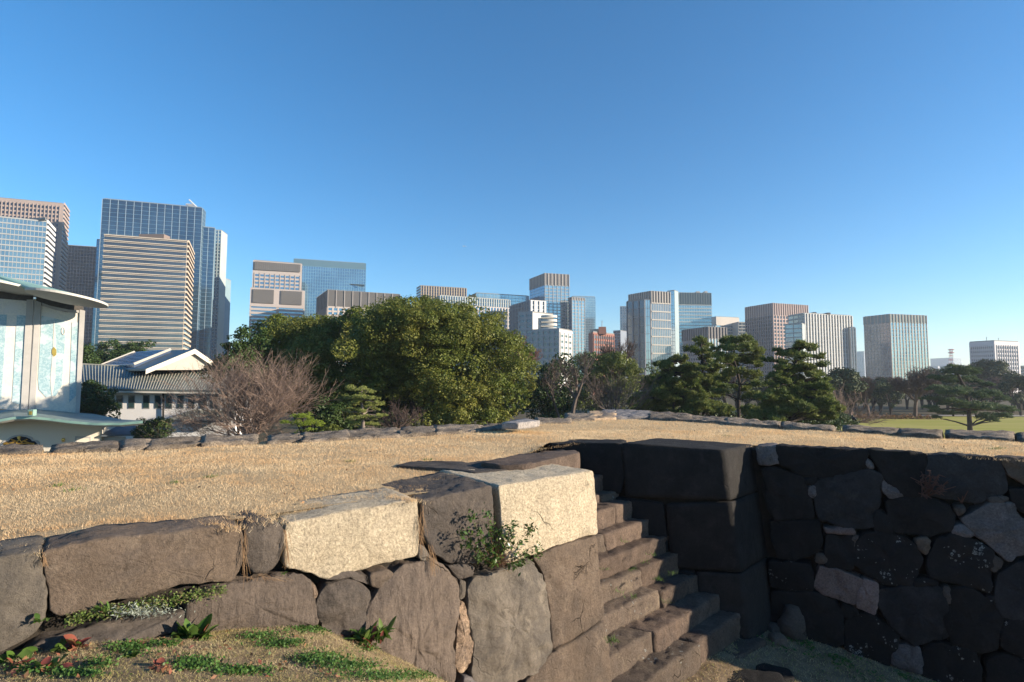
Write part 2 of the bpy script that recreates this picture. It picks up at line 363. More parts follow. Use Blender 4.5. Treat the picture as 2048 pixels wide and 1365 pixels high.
for pts, m in (([(742, 1150), (775, 1140), (790, 1150), (760, 1178), (742, 1172)], brown), ([(650, 1160), (690, 1142), (735, 1150), (738, 1172), (700, 1152), (668, 1158)], dark),
               ([(895, 1132), (930, 1130), (950, 1135), (946, 1152), (918, 1158)], dark), ([(920, 1160), (932, 1165), (930, 1195), (920, 1200)], tuff),
               ([(838, 1090), (848, 1095), (866, 1120), (848, 1122), (838, 1115)], tuff), ([(618, 1165), (632, 1172), (636, 1190), (628, 1200)], orange_st),
               ([(965, 1352), (1000, 1385), (960, 1400), (925, 1380), (930, 1356)], wall_pale), ([(-90,1345),(0,1320),(60,1345),(40,1420),(-80,1430)], dark)):
    st(pts, m, depth=(.3, .3), amp=.01, sp=.03, r=.03, bulge=.02)
# earth core behind the near wall
mb = MB(); a = WN.X(-9, -.12, -.45); b = WN.X(WN.L-.25, -.12, -.45)
def core(wall, u0, u1, w, zt, zb, thick, parent):
    P = [wall.X(u0, (zb-wall.p0[2]), w), wall.X(u1, (zb-wall.p0[2]), w), wall.X(u1, (zb-wall.p0[2]), w-thick), wall.X(u0, (zb-wall.p0[2]), w-thick),
         wall.X(u0, zt-wall.p0[2], w), wall.X(u1, zt-wall.p0[2], w), wall.X(u1, zt-wall.p0[2], w-thick), wall.X(u0, zt-wall.p0[2], w-thick)]
    MB().hexa(P).build('core', earth, parent)
core(WN, -9, WN.L-.12, -.22, -H-.12, -8, .8, nw)
# stones of the near wall beyond the left edge of the picture
for k in range(4):
    u = -1.0-1.45*k
    prism('stone', WN.X, [(u-1.4, -.02), (u-.05, 0), (u, -.5), (u-1.35, -.55)], (tuff, brown, dark, brown)[k], nw, depth=(.7, .7), amp=.02, sp=.1)
# return of the near wall along the stair (faces the dark wall)
WE = Wall(WN.X(WN.L, 0, 0), WN.X(WN.L, 0, 0)-WN.n*3.0, 0)
for k in range(3):
    for q in range(3):
        zt = -H-.95-1.0*k
        c0 = WN.X(WN.L-.55, zt+H, -.9*q-.55); c1 = WN.X(WN.L-.06, zt+H, -.9*q-.55)
        # blocks behind the face stones
        P = [c0-Z*.95-WN.n*.85, c1-Z*.95-WN.n*.85, c1-Z*.95, c0-Z*.95, c0-WN.n*.85, c1-WN.n*.85, c1, c0]
        rblock('stone', P, brown, nw, sp=.15)

# ------------------------------------------------------------------ stair wall with its corner, right wall
dw = thing('stone_wall', 'black cut stone wall beside the stair, its corner catching a strip of sun', 'stone wall', tuple(C1-Z*4))
def cornerblock(tl, tr, br, bl, mat, label=None, dl=1.0, w=0):
    P = [WD.P(*q, w) for q in (bl, br, tr, tl)]; V2 = VC*dl
    rblock('stone', [P[0], P[1], P[1]+V2, P[0]+V2, P[3], P[2], P[2]+V2, P[3]+V2], mat, dw, r=.03, amp=.012, sp=.1, label=label)
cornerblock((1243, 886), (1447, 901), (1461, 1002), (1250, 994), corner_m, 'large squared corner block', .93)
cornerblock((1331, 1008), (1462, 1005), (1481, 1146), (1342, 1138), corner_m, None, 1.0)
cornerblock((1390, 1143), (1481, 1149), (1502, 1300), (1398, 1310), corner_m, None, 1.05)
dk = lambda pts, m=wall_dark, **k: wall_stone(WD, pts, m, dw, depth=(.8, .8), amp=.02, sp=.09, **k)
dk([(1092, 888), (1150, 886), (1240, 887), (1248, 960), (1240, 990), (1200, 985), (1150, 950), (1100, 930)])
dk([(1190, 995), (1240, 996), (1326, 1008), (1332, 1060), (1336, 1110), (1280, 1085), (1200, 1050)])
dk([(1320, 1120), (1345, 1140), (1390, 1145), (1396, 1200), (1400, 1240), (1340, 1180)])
# right face stones filling towards the right wall
def fc(pts, m=wall_dark): wall_stone(WC, pts, m, dw, depth=(.5, .5), amp=.02, sp=.09)
core(WD, -1.0, WD.L-.15, -.15, -H-.12, -8, 1.6, dw)

rw = thing('stone_wall', 'shaded dry stone wall at the right of the pit, big dark boulders spotted with lichen', 'stone wall', tuple(WR.X(2, -4)))
ZR = (1440, 840, 1581/608)
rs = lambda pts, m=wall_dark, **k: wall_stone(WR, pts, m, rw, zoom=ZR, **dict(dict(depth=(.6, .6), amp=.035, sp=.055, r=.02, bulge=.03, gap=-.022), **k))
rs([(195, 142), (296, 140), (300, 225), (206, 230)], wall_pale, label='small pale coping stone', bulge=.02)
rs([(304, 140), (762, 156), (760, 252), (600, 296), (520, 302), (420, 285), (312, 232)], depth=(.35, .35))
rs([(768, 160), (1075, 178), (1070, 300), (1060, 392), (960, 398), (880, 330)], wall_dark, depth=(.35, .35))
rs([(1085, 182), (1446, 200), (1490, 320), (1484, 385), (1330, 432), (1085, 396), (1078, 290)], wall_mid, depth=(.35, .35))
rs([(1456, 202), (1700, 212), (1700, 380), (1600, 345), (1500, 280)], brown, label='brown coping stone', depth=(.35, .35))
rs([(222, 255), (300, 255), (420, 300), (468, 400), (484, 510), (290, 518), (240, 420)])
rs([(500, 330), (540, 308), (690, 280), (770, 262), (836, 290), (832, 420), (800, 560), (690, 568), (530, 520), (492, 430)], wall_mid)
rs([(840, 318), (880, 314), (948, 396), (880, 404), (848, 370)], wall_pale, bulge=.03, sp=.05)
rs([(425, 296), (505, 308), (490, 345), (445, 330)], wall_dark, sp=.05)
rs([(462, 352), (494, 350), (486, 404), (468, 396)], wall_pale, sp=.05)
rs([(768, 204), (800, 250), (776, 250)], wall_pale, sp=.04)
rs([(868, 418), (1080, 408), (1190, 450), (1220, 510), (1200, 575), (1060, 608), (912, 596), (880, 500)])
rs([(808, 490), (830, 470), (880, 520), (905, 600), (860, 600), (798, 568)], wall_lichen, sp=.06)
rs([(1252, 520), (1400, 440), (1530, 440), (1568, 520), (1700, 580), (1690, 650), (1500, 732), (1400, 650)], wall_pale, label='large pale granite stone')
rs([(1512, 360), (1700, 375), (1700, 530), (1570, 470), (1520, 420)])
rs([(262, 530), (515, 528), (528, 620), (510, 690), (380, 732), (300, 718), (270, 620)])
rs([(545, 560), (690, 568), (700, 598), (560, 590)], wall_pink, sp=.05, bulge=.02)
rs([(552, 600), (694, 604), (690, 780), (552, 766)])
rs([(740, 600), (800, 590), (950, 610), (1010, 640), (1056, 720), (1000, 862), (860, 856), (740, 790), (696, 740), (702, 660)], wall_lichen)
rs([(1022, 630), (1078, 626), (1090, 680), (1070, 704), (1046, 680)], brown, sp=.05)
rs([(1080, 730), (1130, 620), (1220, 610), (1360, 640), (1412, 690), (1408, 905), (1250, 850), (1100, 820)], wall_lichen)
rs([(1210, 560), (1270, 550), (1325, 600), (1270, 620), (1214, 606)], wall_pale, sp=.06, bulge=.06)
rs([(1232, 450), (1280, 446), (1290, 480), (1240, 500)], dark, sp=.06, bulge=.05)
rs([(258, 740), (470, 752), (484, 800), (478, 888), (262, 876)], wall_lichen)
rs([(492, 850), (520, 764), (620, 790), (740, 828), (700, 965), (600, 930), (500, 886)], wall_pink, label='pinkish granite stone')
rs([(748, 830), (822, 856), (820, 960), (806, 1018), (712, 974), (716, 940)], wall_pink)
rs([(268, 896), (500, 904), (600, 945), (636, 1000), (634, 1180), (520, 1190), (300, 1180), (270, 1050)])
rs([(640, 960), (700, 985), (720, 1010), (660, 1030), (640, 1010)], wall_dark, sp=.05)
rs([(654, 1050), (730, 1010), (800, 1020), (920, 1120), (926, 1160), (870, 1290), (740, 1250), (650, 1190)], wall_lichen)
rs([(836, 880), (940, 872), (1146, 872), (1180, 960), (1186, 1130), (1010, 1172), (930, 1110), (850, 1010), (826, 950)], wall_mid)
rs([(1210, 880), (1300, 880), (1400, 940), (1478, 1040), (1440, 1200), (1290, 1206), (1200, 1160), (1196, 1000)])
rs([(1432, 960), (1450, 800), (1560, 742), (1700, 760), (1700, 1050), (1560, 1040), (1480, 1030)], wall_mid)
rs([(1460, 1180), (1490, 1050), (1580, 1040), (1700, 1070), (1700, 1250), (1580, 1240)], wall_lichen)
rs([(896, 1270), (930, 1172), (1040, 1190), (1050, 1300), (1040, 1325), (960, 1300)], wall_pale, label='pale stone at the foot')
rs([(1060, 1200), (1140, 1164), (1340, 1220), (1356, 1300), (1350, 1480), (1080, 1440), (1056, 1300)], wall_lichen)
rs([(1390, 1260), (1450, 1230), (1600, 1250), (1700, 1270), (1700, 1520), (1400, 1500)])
for pts in ([(1160, 874), (1200, 876), (1196, 950), (1172, 960)], [(1390, 920), (1430, 920), (1420, 955), (1400, 950)], [(1412, 700), (1470, 740), (1440, 790), (1416, 780)],
            [(1020, 830), (1130, 840), (1120, 868), (1010, 866)], [(690, 610), (728, 600), (700, 660)], [(1190, 556), (1210, 560), (1205, 596), (1180, 590)],
            [(1400, 410), (1500, 405), (1490, 432), (1420, 430)], [(500, 700), (550, 700), (550, 740), (505, 745)], [(1170, 960), (1200, 960), (1198, 1130), (1186, 1120)]):
    rs(pts, wall_lichen if random.random() < .5 else dark, sp=.05, bulge=.02, depth=(.3, .3))
core(WR, -2.6, 12, -.28, -H-.12, -9, .8, rw)
for k in range(5):       # continues past the right edge of the picture
    for q in range(3):
        u = 5.6+1.3*k; v = -.02-1.2*q
        if u > 5.5: prism('stone', WR.X, [(u+.02, v), (u+1.25, v-.03), (u+1.2, v-1.1), (u+.06, v-1.15)], wall_dark, rw, depth=(.5, .5), amp=.03, sp=.14)

# ------------------------------------------------------------------ staircase
stair = thing('staircase', 'worn stone staircase going down into the pit between two walls', 'staircase', tuple(WD.P(1330, 1075)))
BD = WD.d.copy()
steps = [((1030, 922), (1157, 902), [.5]), ((1143, 929), (1180, 932), []), ((1165, 962), (1204, 952), []), ((1189, 992), (1233, 984), [.55]), ((1190, 1024), (1268, 1001), [.62]),
         ((1182, 1077), (1293, 1040), [.35]), ((1193, 1125), (1330, 1075), []), ((1200, 1171), (1361, 1109), [.55]), ((1200, 1240), (1395, 1149), [.62]),
         ((1215, 1318), (1436, 1186), [.42]), ((1240, 1400), (1481, 1229), [.62]), ((1300, 1440), (1527, 1284), [.6])]
prev = None; pts_r = []
for i, (lp, rp, cuts) in enumerate(steps):
    pr = WD.P(*rp, -.02)
    pr = WD.P(*rp, -.02); z = pr[2]; pl = on_z(lp[0], lp[1], z)
    pts_r.append((pl, pr, z))
for i, (pl, pr, z) in enumerate(pts_r):
    zn = pts_r[i+1][2] if i+1 < len(pts_r) else z-.35
    zp = pts_r[i-1][2] if i else z
    e = (pr-pl); e[2] = 0; L = np.linalg.norm(e); e /= L
    back = -BD*(1.05 if i else .6)
    ext = 1.0 if i >= 3 else .3
    P0 = pl-e*ext*(.6 if i > 1 else 0)
    cuts = [0]+steps[i][2]+[1]; rr_ = random.Random(i)
    for k in range(len(cuts)-1):
        a_ = P0+(pr+e*.15-P0)*cuts[k]+e*.012; b_ = P0+(pr+e*.15-P0)*cuts[k+1]-e*.012
        a_ = np.array([a_[0], a_[1], z]); b_ = np.array([b_[0], b_[1], z])
        j = BD*rr_.uniform(-.05, .05)+Z*rr_.uniform(-.03, .02); a_ = a_+j; b_ = b_+j+BD*rr_.uniform(-.03, .03)
        hgt = (z-zn)+.06
        o_ = rblock('step', [a_-Z*hgt+BD*.02, b_-Z*hgt+BD*.02, b_-Z*hgt+back, a_-Z*hgt+back, a_, b_, b_+back, a_+back], step_l if (i, k) in ((8, 0), (9, 0), (3, 1), (5, 0), (10, 0), (7, 0)) else step_m, stair, r=.022, amp=.022, sp=.06, nsc=3)

# flat dark stone set in the grass behind the corner block and the flight top
def flat_slab(name, pts, z, th, mat, parent, **kw):
    P = [on_z(x, y, z) for x, y in pts]
    mx = lambda u, v, w_: np.array([u, v, z+w_])
    return prism(name, mx, [(p[0], p[1]) for p in P], mat, parent, depth=(th, th), **kw)
flat_slab('landing_stone', [(790, 930), (835, 921), (930, 924), (1000, 921), (1055, 930), (1010, 940), (950, 945), (890, 937)], -H+.02, .3, dark, stair, r=.03, bulge=0, amp=.015, sp=.07)
flat_slab('landing_stone', [(960, 924), (1045, 908), (1150, 900), (1160, 906), (1050, 929), (1000, 930)], -H+.1, .35, step_m, stair, r=.03, bulge=0, amp=.015, sp=.07)

# ------------------------------------------------------------------ platform: turf between the walls and the far coping
leftfar = [(-420, 912), (0, 906), (100, 901), (235, 898), (430, 886), (520, 880), (610, 877), (800, 872), (870, 866), (1000, 852), (1080, 848), (1180, 842), (1250, 838),
           (1310, 838), (1385, 841), (1470, 848), (1670, 860), (1800, 867), (1890, 875), (2030, 880), (2400, 905)]
far = [on_z(x, y, -H)[:2] for x, y in leftfar]
cx = np.array([4.0, 12.0])
A0 = WN.X(-9, 0, -.35)[:2]; A1 = WN.X(WN.L, 0, -.35)[:2]; A2 = WN.X(WN.L-.15, 0, -1.5)[:2]
B1 = on_z(1045, 931, -H)[:2]; B2 = on_z(1030, 916, -H)[:2]; B3 = on_z(1098, 884, -H)[:2]
T1 = (C1+VC*.5)[:2]; C0p = WD.X(-.1, 0, -.6)[:2]; T0 = WD.X(WD.L-.25, 0, -.7)[:2]
T2 = (C2-WR.d*.1)[:2]-WR.n[:2]*.15
R9 = WR.X(13, 0, -.15)[:2]
fo = [cx+(p-cx)*1.03 for p in far]
poly = [A0, A1, A2, B1, B2, B3, C0p, T0, T2, R9]+fo[::-1]
poly = [Vector((float(p[0]), float(p[1]))) for p in poly]
def inside(x, y, P):
    c = False; n = len(P); j = n-1
    for i in range(n):
        if (P[i][1] > y) != (P[j][1] > y) and x < (P[j][0]-P[i][0])*(y-P[i][1])/(P[j][1]-P[i][1])+P[i][0]: c = not c
        j = i
    return c
def inside_np(X, Y, P):
    c = np.zeros(len(X), bool); n = len(P); j = n-1
    for i in range(n):
        a = (P[i][1] > Y) != (P[j][1] > Y)
        with np.errstate(divide='ignore', invalid='ignore'):
            xx = (P[j][0]-P[i][0])*(Y-P[i][1])/(P[j][1]-P[i][1]+1e-12)+P[i][0]
        c ^= a & (X < xx); j = i
    return c
def plat_z(x, y): return -H-.045+.05*noise.noise(Vector((x*.35, y*.35, 0)))+.02*noise.noise(Vector((x*1.5, y*1.5, 3)))
def tri_sheet(poly, step, zf, name, mat, **kw):
    xs = [p[0] for p in poly]; ys = [p[1] for p in poly]; pts = [Vector((p[0], p[1])) for p in poly]
    nb = len(pts); x = min(xs)
    while x < max(xs):
        y = min(ys)
        while y < max(ys):
            q = (x+random.uniform(-.2, .2)*step, y+random.uniform(-.2, .2)*step)
            if inside(q[0], q[1], poly): pts.append(Vector(q))
            y += step
        x += step
    vo, eo, fo_, *_ = delaunay_2d_cdt(pts, [(i, (i+1) % nb) for i in range(nb)], [], 1, 1e-4)
    V = [(v[0], v[1], zf(v[0], v[1])) for v in vo]
    Fc = [list(f) for f in fo_]
    Fc = [f if (Vector(V[f[1]])-Vector(V[f[0]])).cross(Vector(V[f[2]])-Vector(V[f[0]])).z > 0 else f[::-1] for f in Fc]
    return mk(name, V, Fc, mat, None, True, **kw)
turf_m, nt, b = newmat('dry_turf'); tc = nt.nodes.new('ShaderNodeTexCoord').outputs['Object']
a = mixc(nt, ramp(nt, noise_n(nt, tc, 1.2, 5, .7), .35, .65), (.5, .36, .21), (.36, .24, .13))
a = mixc(nt, ramp(nt, noise_n(nt, tc, 30, 4, .7), .35, .65), a, (.6, .46, .28))
nt.links.new(a, b.inputs['Base Color']); b.inputs['Roughness'].default_value = 1; b.inputs['Specular IOR Level'].default_value = 0
bm = nd(nt, 'ShaderNodeBump', Strength=1.0, Distance=.06); nt.links.new(noise_n(nt, tc, 18, 6, .8), bm.inputs['Height']); nt.links.new(bm.outputs[0], b.inputs['Normal'])
tag(tri_sheet(poly, .45, plat_z, 'ground', turf_m), kind='structure')
dry_m = leaf_mat('dry_grass_blade', [(.78, .57, .33), (.88, .69, .43), (.66, .45, .25), (.92, .76, .5), (.76, .54, .31)], .45, .7, (.9, (.88, .76, .64)))
def blades(name, X, Y, Zb, h, wd, mat, lean=.6, kind='stuff', parent=None):
    n = len(X); a = rng.uniform(0, 2*np.pi, n); hh = h*rng.uniform(.45, 1.3, n); la = rng.uniform(0, 2*np.pi, n); ll = lean*hh*rng.uniform(0, 1.6, n)
    ww = wd*rng.uniform(.6, 1.3, n)
    V = np.empty((n, 3, 3)); V[:, 0] = np.c_[X-ww*np.cos(a), Y-ww*np.sin(a), Zb]; V[:, 1] = np.c_[X+ww*np.cos(a), Y+ww*np.sin(a), Zb]
    V[:, 2] = np.c_[X+ll*np.cos(la), Y+ll*np.sin(la), Zb+hh]
    o = mk(name, V.reshape(-1, 3), np.arange(n*3).reshape(n, 3), mat, parent)
    if kind and not parent: o['kind'] = kind
    return o
P_np = [(p[0], p[1]) for p in poly]
def plat_np(X, Y): return np.array([plat_z(x, y) for x, y in zip(X, Y)])
def scatter(n, y0, y1):
    n = int(n*1.35)
    Y = rng.uniform(y0, y1, n); X = rng.uniform(-1.08, 1.08, n)*Y*.95
    k = inside_np(X, Y, P_np); X, Y = X[k], Y[k]
    w_ = np.array([noise.noise(Vector((x*.9, y*.9, 11)))+.6*noise.noise(Vector((x*3.1, y*3.1, 4))) for x, y in zip(X, Y)]); k = rng.uniform(0, 1, len(X)) < np.clip(1.0-w_*1.5, .3, 1); X, Y = X[k], Y[k]
    return X, Y
Xs, Ys = [], []
for n, y0, y1 in ((95000, 4.2, 7.5), (150000, 7.5, 12), (120000, 12, 18), (90000, 18, 30)):
    X, Y = scatter(n, y0, y1); Xs.append(X); Ys.append(Y)
gx, gy = np.concatenate(Xs), np.concatenate(Ys)
gz = np.zeros(len(gx)); 
# height lookup on a coarse grid
gxi = np.arange(-34, 34, .25); gyi = np.arange(2, 34, .25); G = np.array([[plat_z(x, y) for x in gxi] for y in gyi])
def zlook(X, Y):
    i = np.clip((X+34)/.25, 0, len(gxi)-2); j = np.clip((Y-2)/.25, 0, len(gyi)-2); i0 = i.astype(int); j0 = j.astype(int); fx, fy = i-i0, j-j0
    return G[j0, i0]*(1-fx)*(1-fy)+G[j0, i0+1]*fx*(1-fy)+G[j0+1, i0]*(1-fx)*fy+G[j0+1, i0+1]*fx*fy
gz = zlook(gx, gy)-.008
sc_ = np.clip(gy/9, .8, 2.2)
blades('dry_grass', gx, gy, gz, .037*np.sqrt(sc_), .003*sc_, dry_m, .5)
# green tufts in the turf
tufts = [(145, 973), (118, 963), (352, 963), (423, 952), (855, 918), (1780, 868), (2000, 896), (1990, 897), (700, 920), (1450, 870)]
green_b = leaf_mat('green_blade', [(.08, .14, .03), (.13, .2, .05), (.05, .1, .02)], .3, .6)
X, Y = [], []
for px, py in tufts:
    p = on_z(px, py, -H)
    k = 40; X += list(rng.normal(p[0], .07, k)); Y += list(rng.normal(p[1], .06, k))
X, Y = np.array(X), np.array(Y)
tg = blades('green_grass', X, Y, zlook(X, Y), .05, .006, green_b)
# tufts spilling over the backs of the coping stones
X, Y, Zt = [], [], []
for (x0, y0), (x1, y1), n in [((0, 1075), (80, 1103), 900), ((375, 1040), (482, 1054), 1100), ((420, 1028), (545, 1042), 500), ((500, 1020), (574, 1042), 700), ((20, 1060), (200, 1042), 800), ((200, 1040), (375, 1034), 700),
                              ((690, 962), (840, 1003), 900), ((780, 990), (836, 1000), 500), ((480, 1022), (600, 992), 500), ((600, 992), (790, 992), 500), ((700, 960), (905, 955), 500), ((900, 948), (1050, 934), 500), ((1500, 892), (1620, 894), 500), ((1620, 894), (2048, 920), 1800), ((780, 925), (1000, 920), 700), ((1030, 905), (1140, 888), 400), ((1140, 886), (1440, 890), 1200)]:
    n = int(n*.45); t = rng.uniform(0, 1, n); p0, p1 = on_z(x0, y0, -H), on_z(x1, y1, -H)
    X += list(p0[0]+(p1[0]-p0[0])*t+rng.normal(0, .06, n)); Y += list(p0[1]+(p1[1]-p0[1])*t+rng.normal(0, .06, n))
X, Y = np.array(X), np.array(Y); k = Y > 0; X, Y = X[k], Y[k]
blades('dry_grass', X, Y, np.full(len(X), -H-.02)-rng.uniform(0,.03,len(X)), .05, .0028, dry_m, 1.0)
# straw hanging in the joints
hang_m = leaf_mat('straw', [(.2, .12, .065), (.3, .19, .1), (.13, .08, .05)], .2, .8)
X, Y, Zt, V = [], [], [], []
for (x, y0, y1, sd, n) in [(487, 1055, 1175, 5, 16), (571, 1060, 1135, 6, 20), (839, 1010, 1120, 7, 26), (520, 1150, 1160, 30, 24), (88, 1105, 1130, 3, 15), (860, 1090, 1150, 6, 20)]:
    for _ in range(n):
        px = x+random.gauss(0, sd*.5); py = random.uniform(y0-4, y0+(y1-y0)*.5); p = WN.P(px, py, random.uniform(.0, .05)); q = WN.P(px+random.gauss(sd*.3, sd), min(y1, py+random.uniform(20, 70)), random.uniform(.03, .1))
        d = np.array([.0016, .001, 0]); m_ = (p+q)/2+WN.n*random.uniform(0, .05)
        V += [p-d, p+d, m_+d, m_-d, m_-d, m_+d, q+d*.5, q-d*.5]
hg = mk('hanging_straw', V, np.arange(len(V)).reshape(-1, 4), hang_m); tag(hg, kind='stuff')

# ------------------------------------------------------------------ coping along the far edges
fcopeL = thing('stone_coping', 'low row of worn flat stones edging the turf at the left, towards the pale hall', 'coping', tuple(on_z(500, 880, -H)))
fcopeR = thing('stone_coping', 'low row of worn flat stones edging the turf from the far corner to the right', 'coping', tuple(on_z(1700, 862, -H)))
def fslab(x0, x1, t0, t1, b0, b1, parent, mat=slab_m, label=None, mid=None, skew=0):
    D0 = on_z(x0, b0, -H); D1 = on_z(x1, b1, -H)
    h0 = max(.05, .3*(b0-t0)*D0[1]/F); h1 = max(.05, .3*(b1-t1)*D1[1]/F); z0, z1 = -H+h0, -H+h1
    K0, K1 = on_z(x0+skew, t0, z0), on_z(x1+skew, t1, z1)
    # limit the width of the slab
    for K, D, zz in ((K0, D0, z0), (K1, D1, z1)):
        v = K-D; v[2] = 0; L = np.linalg.norm(v)
        if L < .35: K[:2] += v[:2]/max(L, 1e-3)*(.35-L)
    dn = Z*(.3); h0 *= random.uniform(.7, 1.25); h1 *= random.uniform(.7, 1.25)
    rblock('stone', [D0-dn, D1-dn, K1-Z*(h1+.3), K0-Z*(h0+.3), D0+Z*h0*.6, D1+Z*h1*.6, K1, K0], mat, parent, r=.03, amp=.05, sp=.12, label=label, nsc=2.0)
for a_ in [(-130, -20, 898, 896, 912, 910), (-14, 84, 893, 889, 908, 905), (102, 236, 889, 881, 905, 901), (238, 300, 880, 877, 900, 897), (292, 400, 877, 873, 899, 890), (402, 515, 873, 869, 891, 885),
           (535, 606, 872, 866, 886, 882), (602, 700, 866, 859, 884, 879), (690, 800, 859, 856, 879, 873), (795, 872, 856, 851, 873, 868), (868, 962, 850, 849, 868, 864), (958, 1010, 849, 847, 863, 858)]:
    fslab(*a_, fcopeL)
fslab(1070, 1142, 836, 838, 846, 846, fcopeL)
fslab(1130, 1190, 827, 826, 842, 841, fcopeL, slab_m)
fslab(1175, 1232, 822, 822, 840, 838, fcopeL, stone_mat('ochre_slab', (.4, .28, .17), (.3, .22, .16), (.45, .33, .2), .7))
fslab(1205, 1304, 819, 822, 836, 836, fcopeR, granite_grey, 'large pale slab at the corner')
for a_ in [(1296, 1384, 824, 829, 838, 842), (1378, 1466, 830, 837, 842, 848), (1450, 1560, 836, 843, 848, 854), (1562, 1668, 844, 851, 854, 861), (1686, 1796, 851, 856, 861, 869), (1794, 1884, 855, 859, 869, 875),
           (1892, 2028, 859, 864, 872, 882), (2034, 2160, 865, 868, 882, 890), (2170, 2300, 870, 875, 890, 898)]:
    fslab(*a_, fcopeR)
p = [on_z(x, y, -H+.1) for x, y in ((1003, 850), (1040, 852), (1080, 847), (1036, 843))]
lb = MB(); ls = thing('loose_slab', 'squared flat stone lying loose on the far coping', 'stone block', tuple(on_z(1040, 853, -H)))
hh = .16
D_ = [on_z(1003, 845, -H+.3), on_z(1036, 846.5, -H+.3), on_z(1080, 841.5, -H+.3), on_z(1050, 837, -H+.3)]
rblock('block', [d-Z*.2 for d in D_]+D_, granite_grey, ls, r=.02, amp=.01, sp=.1)
# masonry body under the platform (its outer faces and the pit side)
pb = MB(); n = len(fo)
V = [(p[0], p[1], -H-.1) for p in fo]+[(cx[0]+(p[0]-cx[0])*1.06, cx[1]+(p[1]-cx[1])*1.06, -12.4) for p in fo]
pb.add(V, [[i, i+1, n+i+1, n+i] for i in range(n-1)])
tag(pb.build('outer_wall', brown), 'battered outer stone wall under the far edge of the turf platform', 'stone wall')

# ------------------------------------------------------------------ near mound and pit floor
def hN(s, w_):
    S_ = [-12, -.3, .28, 1.3, 1.61, 2.17, 2.74, 3.6, 5, 12]; Zs = [-1.55, -1.53, -1.53, -1.72, -1.83, -2.17, -2.58, -3.2, -3.6, -4.0]
    z = np.interp(s, S_, Zs)
    rise = np.interp(s, [0, 1.5, 2.5, 4], [.14, .12, .05, .02]); return z+rise*min(w_, 4.5)
def ground_z(x, y):
    v = np.array([x, y, 0])-WN.p0; s = np.dot(v, WN.d)/H; w_ = np.dot(v, WN.n)/H
    z = hN(s, max(w_-.15, -0.2))
    if s > 4.3: z = max(z, -3.6-.12*max(0, np.dot(np.array([x, y, 0])-WR.p0, WR.d)/H))
    u = (np.dot(np.array([x, y, 0])-WR.p0, WR.d))/H
    far_ = -3.5-.16*max(u, -.5)
    t = min(1, max(0, (s-3.6)/1.0)); z = z*(1-t)+far_*t
    return z*H+.03*noise.noise(Vector((x*1.3, y*1.3, 0)))+.015*noise.noise(Vector((x*4, y*4, 0)))
gp = []
for s_, w_ in ((-9, -.35), (WN.L-.3, -.35), (WN.L-.3, -3.2)): gp.append(WN.X(s_, 0, w_)[:2])
gp += [C0p, T0, T2, R9, (R9[0]-6, R9[1]-14), (-6, -8), (-16, -8)]
gp = [Vector((float(p[0]), float(p[1]))) for p in gp]
soil = simple('soil', (.17, .12, .075), (.27, .2, .125), 5, 1, bump=.03, bscale=30, spec=.1)
pit_soil = soil
tag(tri_sheet(gp, .28, ground_z, 'ground', soil), kind='structure')
GP = [(p[0], p[1]) for p in gp]
mound_m = leaf_mat('mound_grass_blade', [(.56, .42, .23), (.68, .53, .32), (.4, .3, .16), (.27, .29, .1), (.72, .58, .37)], .3, .8, (1.5, (.75, .8, .55)))
n = 230000; X = rng.uniform(-7, 1.5, n); Y = rng.uniform(2.0, 8, n)
k = inside_np(X, Y, GP) & (np.abs(X/Y) < 1.05); X, Y = X[k], Y[k]
v = np.c_[X, Y]-WN.p0[:2]; w_ = v@WN.n[:2]; k = w_ > .12; X, Y = X[k], Y[k]
Zg = np.array([ground_z(x, y) for x, y in zip(X, Y)])
blades('dry_grass', X, Y, Zg-.004, .026, .002, mound_m, 1.3)
# clover and small leaves: leaf patches given in the picture, laid on the real ground
def ground_hit(px, py):
    r = ray(px, py); t = 2.0
    while t < 14:
        if r[2]*t < ground_z(r[0]*t, r[1]*t): return r*t
        t += .02
    return r*t
def leaf_quads(C, size, up=1.0, n_out=None, asp=.6):
    """C Nx3 centres -> rhombic leaves with random tilt"""
    n = len(C); N = rng.normal(size=(n, 3)); N[:, 2] = np.abs(N[:, 2])+up
    if n_out is not None: N = N*.7+n_out*1.2
    N /= np.linalg.norm(N, axis=1, keepdims=True); T = np.cross(N, rng.normal(size=(n, 3))); T /= np.linalg.norm(T, axis=1, keepdims=True); Bv = np.cross(N, T)
    s_ = (size*rng.uniform(.6, 1.3, n))[:, None]
    V = np.stack([C-T*s_, C-Bv*s_*asp+N*s_*.15, C+T*s_, C+Bv*s_*asp+N*s_*.15], 1)
    return V.reshape(-1, 3), np.arange(n*4).reshape(n, 4)
lx, ly = scatter(260, 5, 26); lz = zlook(lx, ly)+.03
V, Fc = leaf_quads(np.c_[lx, ly, lz], .03, .8, asp=.5); tag(mk('leaf_litter', V, Fc, leaf_mat('dead_leaf', [(.16, .09, .05), (.3, .17, .08), (.1, .06, .04)], .1, .8)), kind='stuff')
clover_m = leaf_mat('clover_leaf', [(.05, .12, .02), (.09, .18, .035), (.04, .09, .02), (.12, .2, .05)], .3, .5)
patch = [(260, 1300, 42, 14, 420), (390, 1330, 50, 14, 500), (640, 1320, 50, 14, 560), (560, 1290, 50, 9, 420), (620, 1262, 50, 8, 380), (700, 1335, 60, 12, 520), (780, 1355, 90, 10, 700), (480, 1345, 60, 10, 420), (520, 1275, 40, 8, 250),
         (150, 1350, 60, 10, 350), (330, 1290, 30, 6, 160), (870, 1350, 60, 8, 350), (440, 1250, 60, 8, 350), (560, 1240, 45, 8, 250), (60, 1340, 50, 10, 300), (740, 1300, 30, 8, 150), (200, 1330, 30, 10, 140)]
C = []
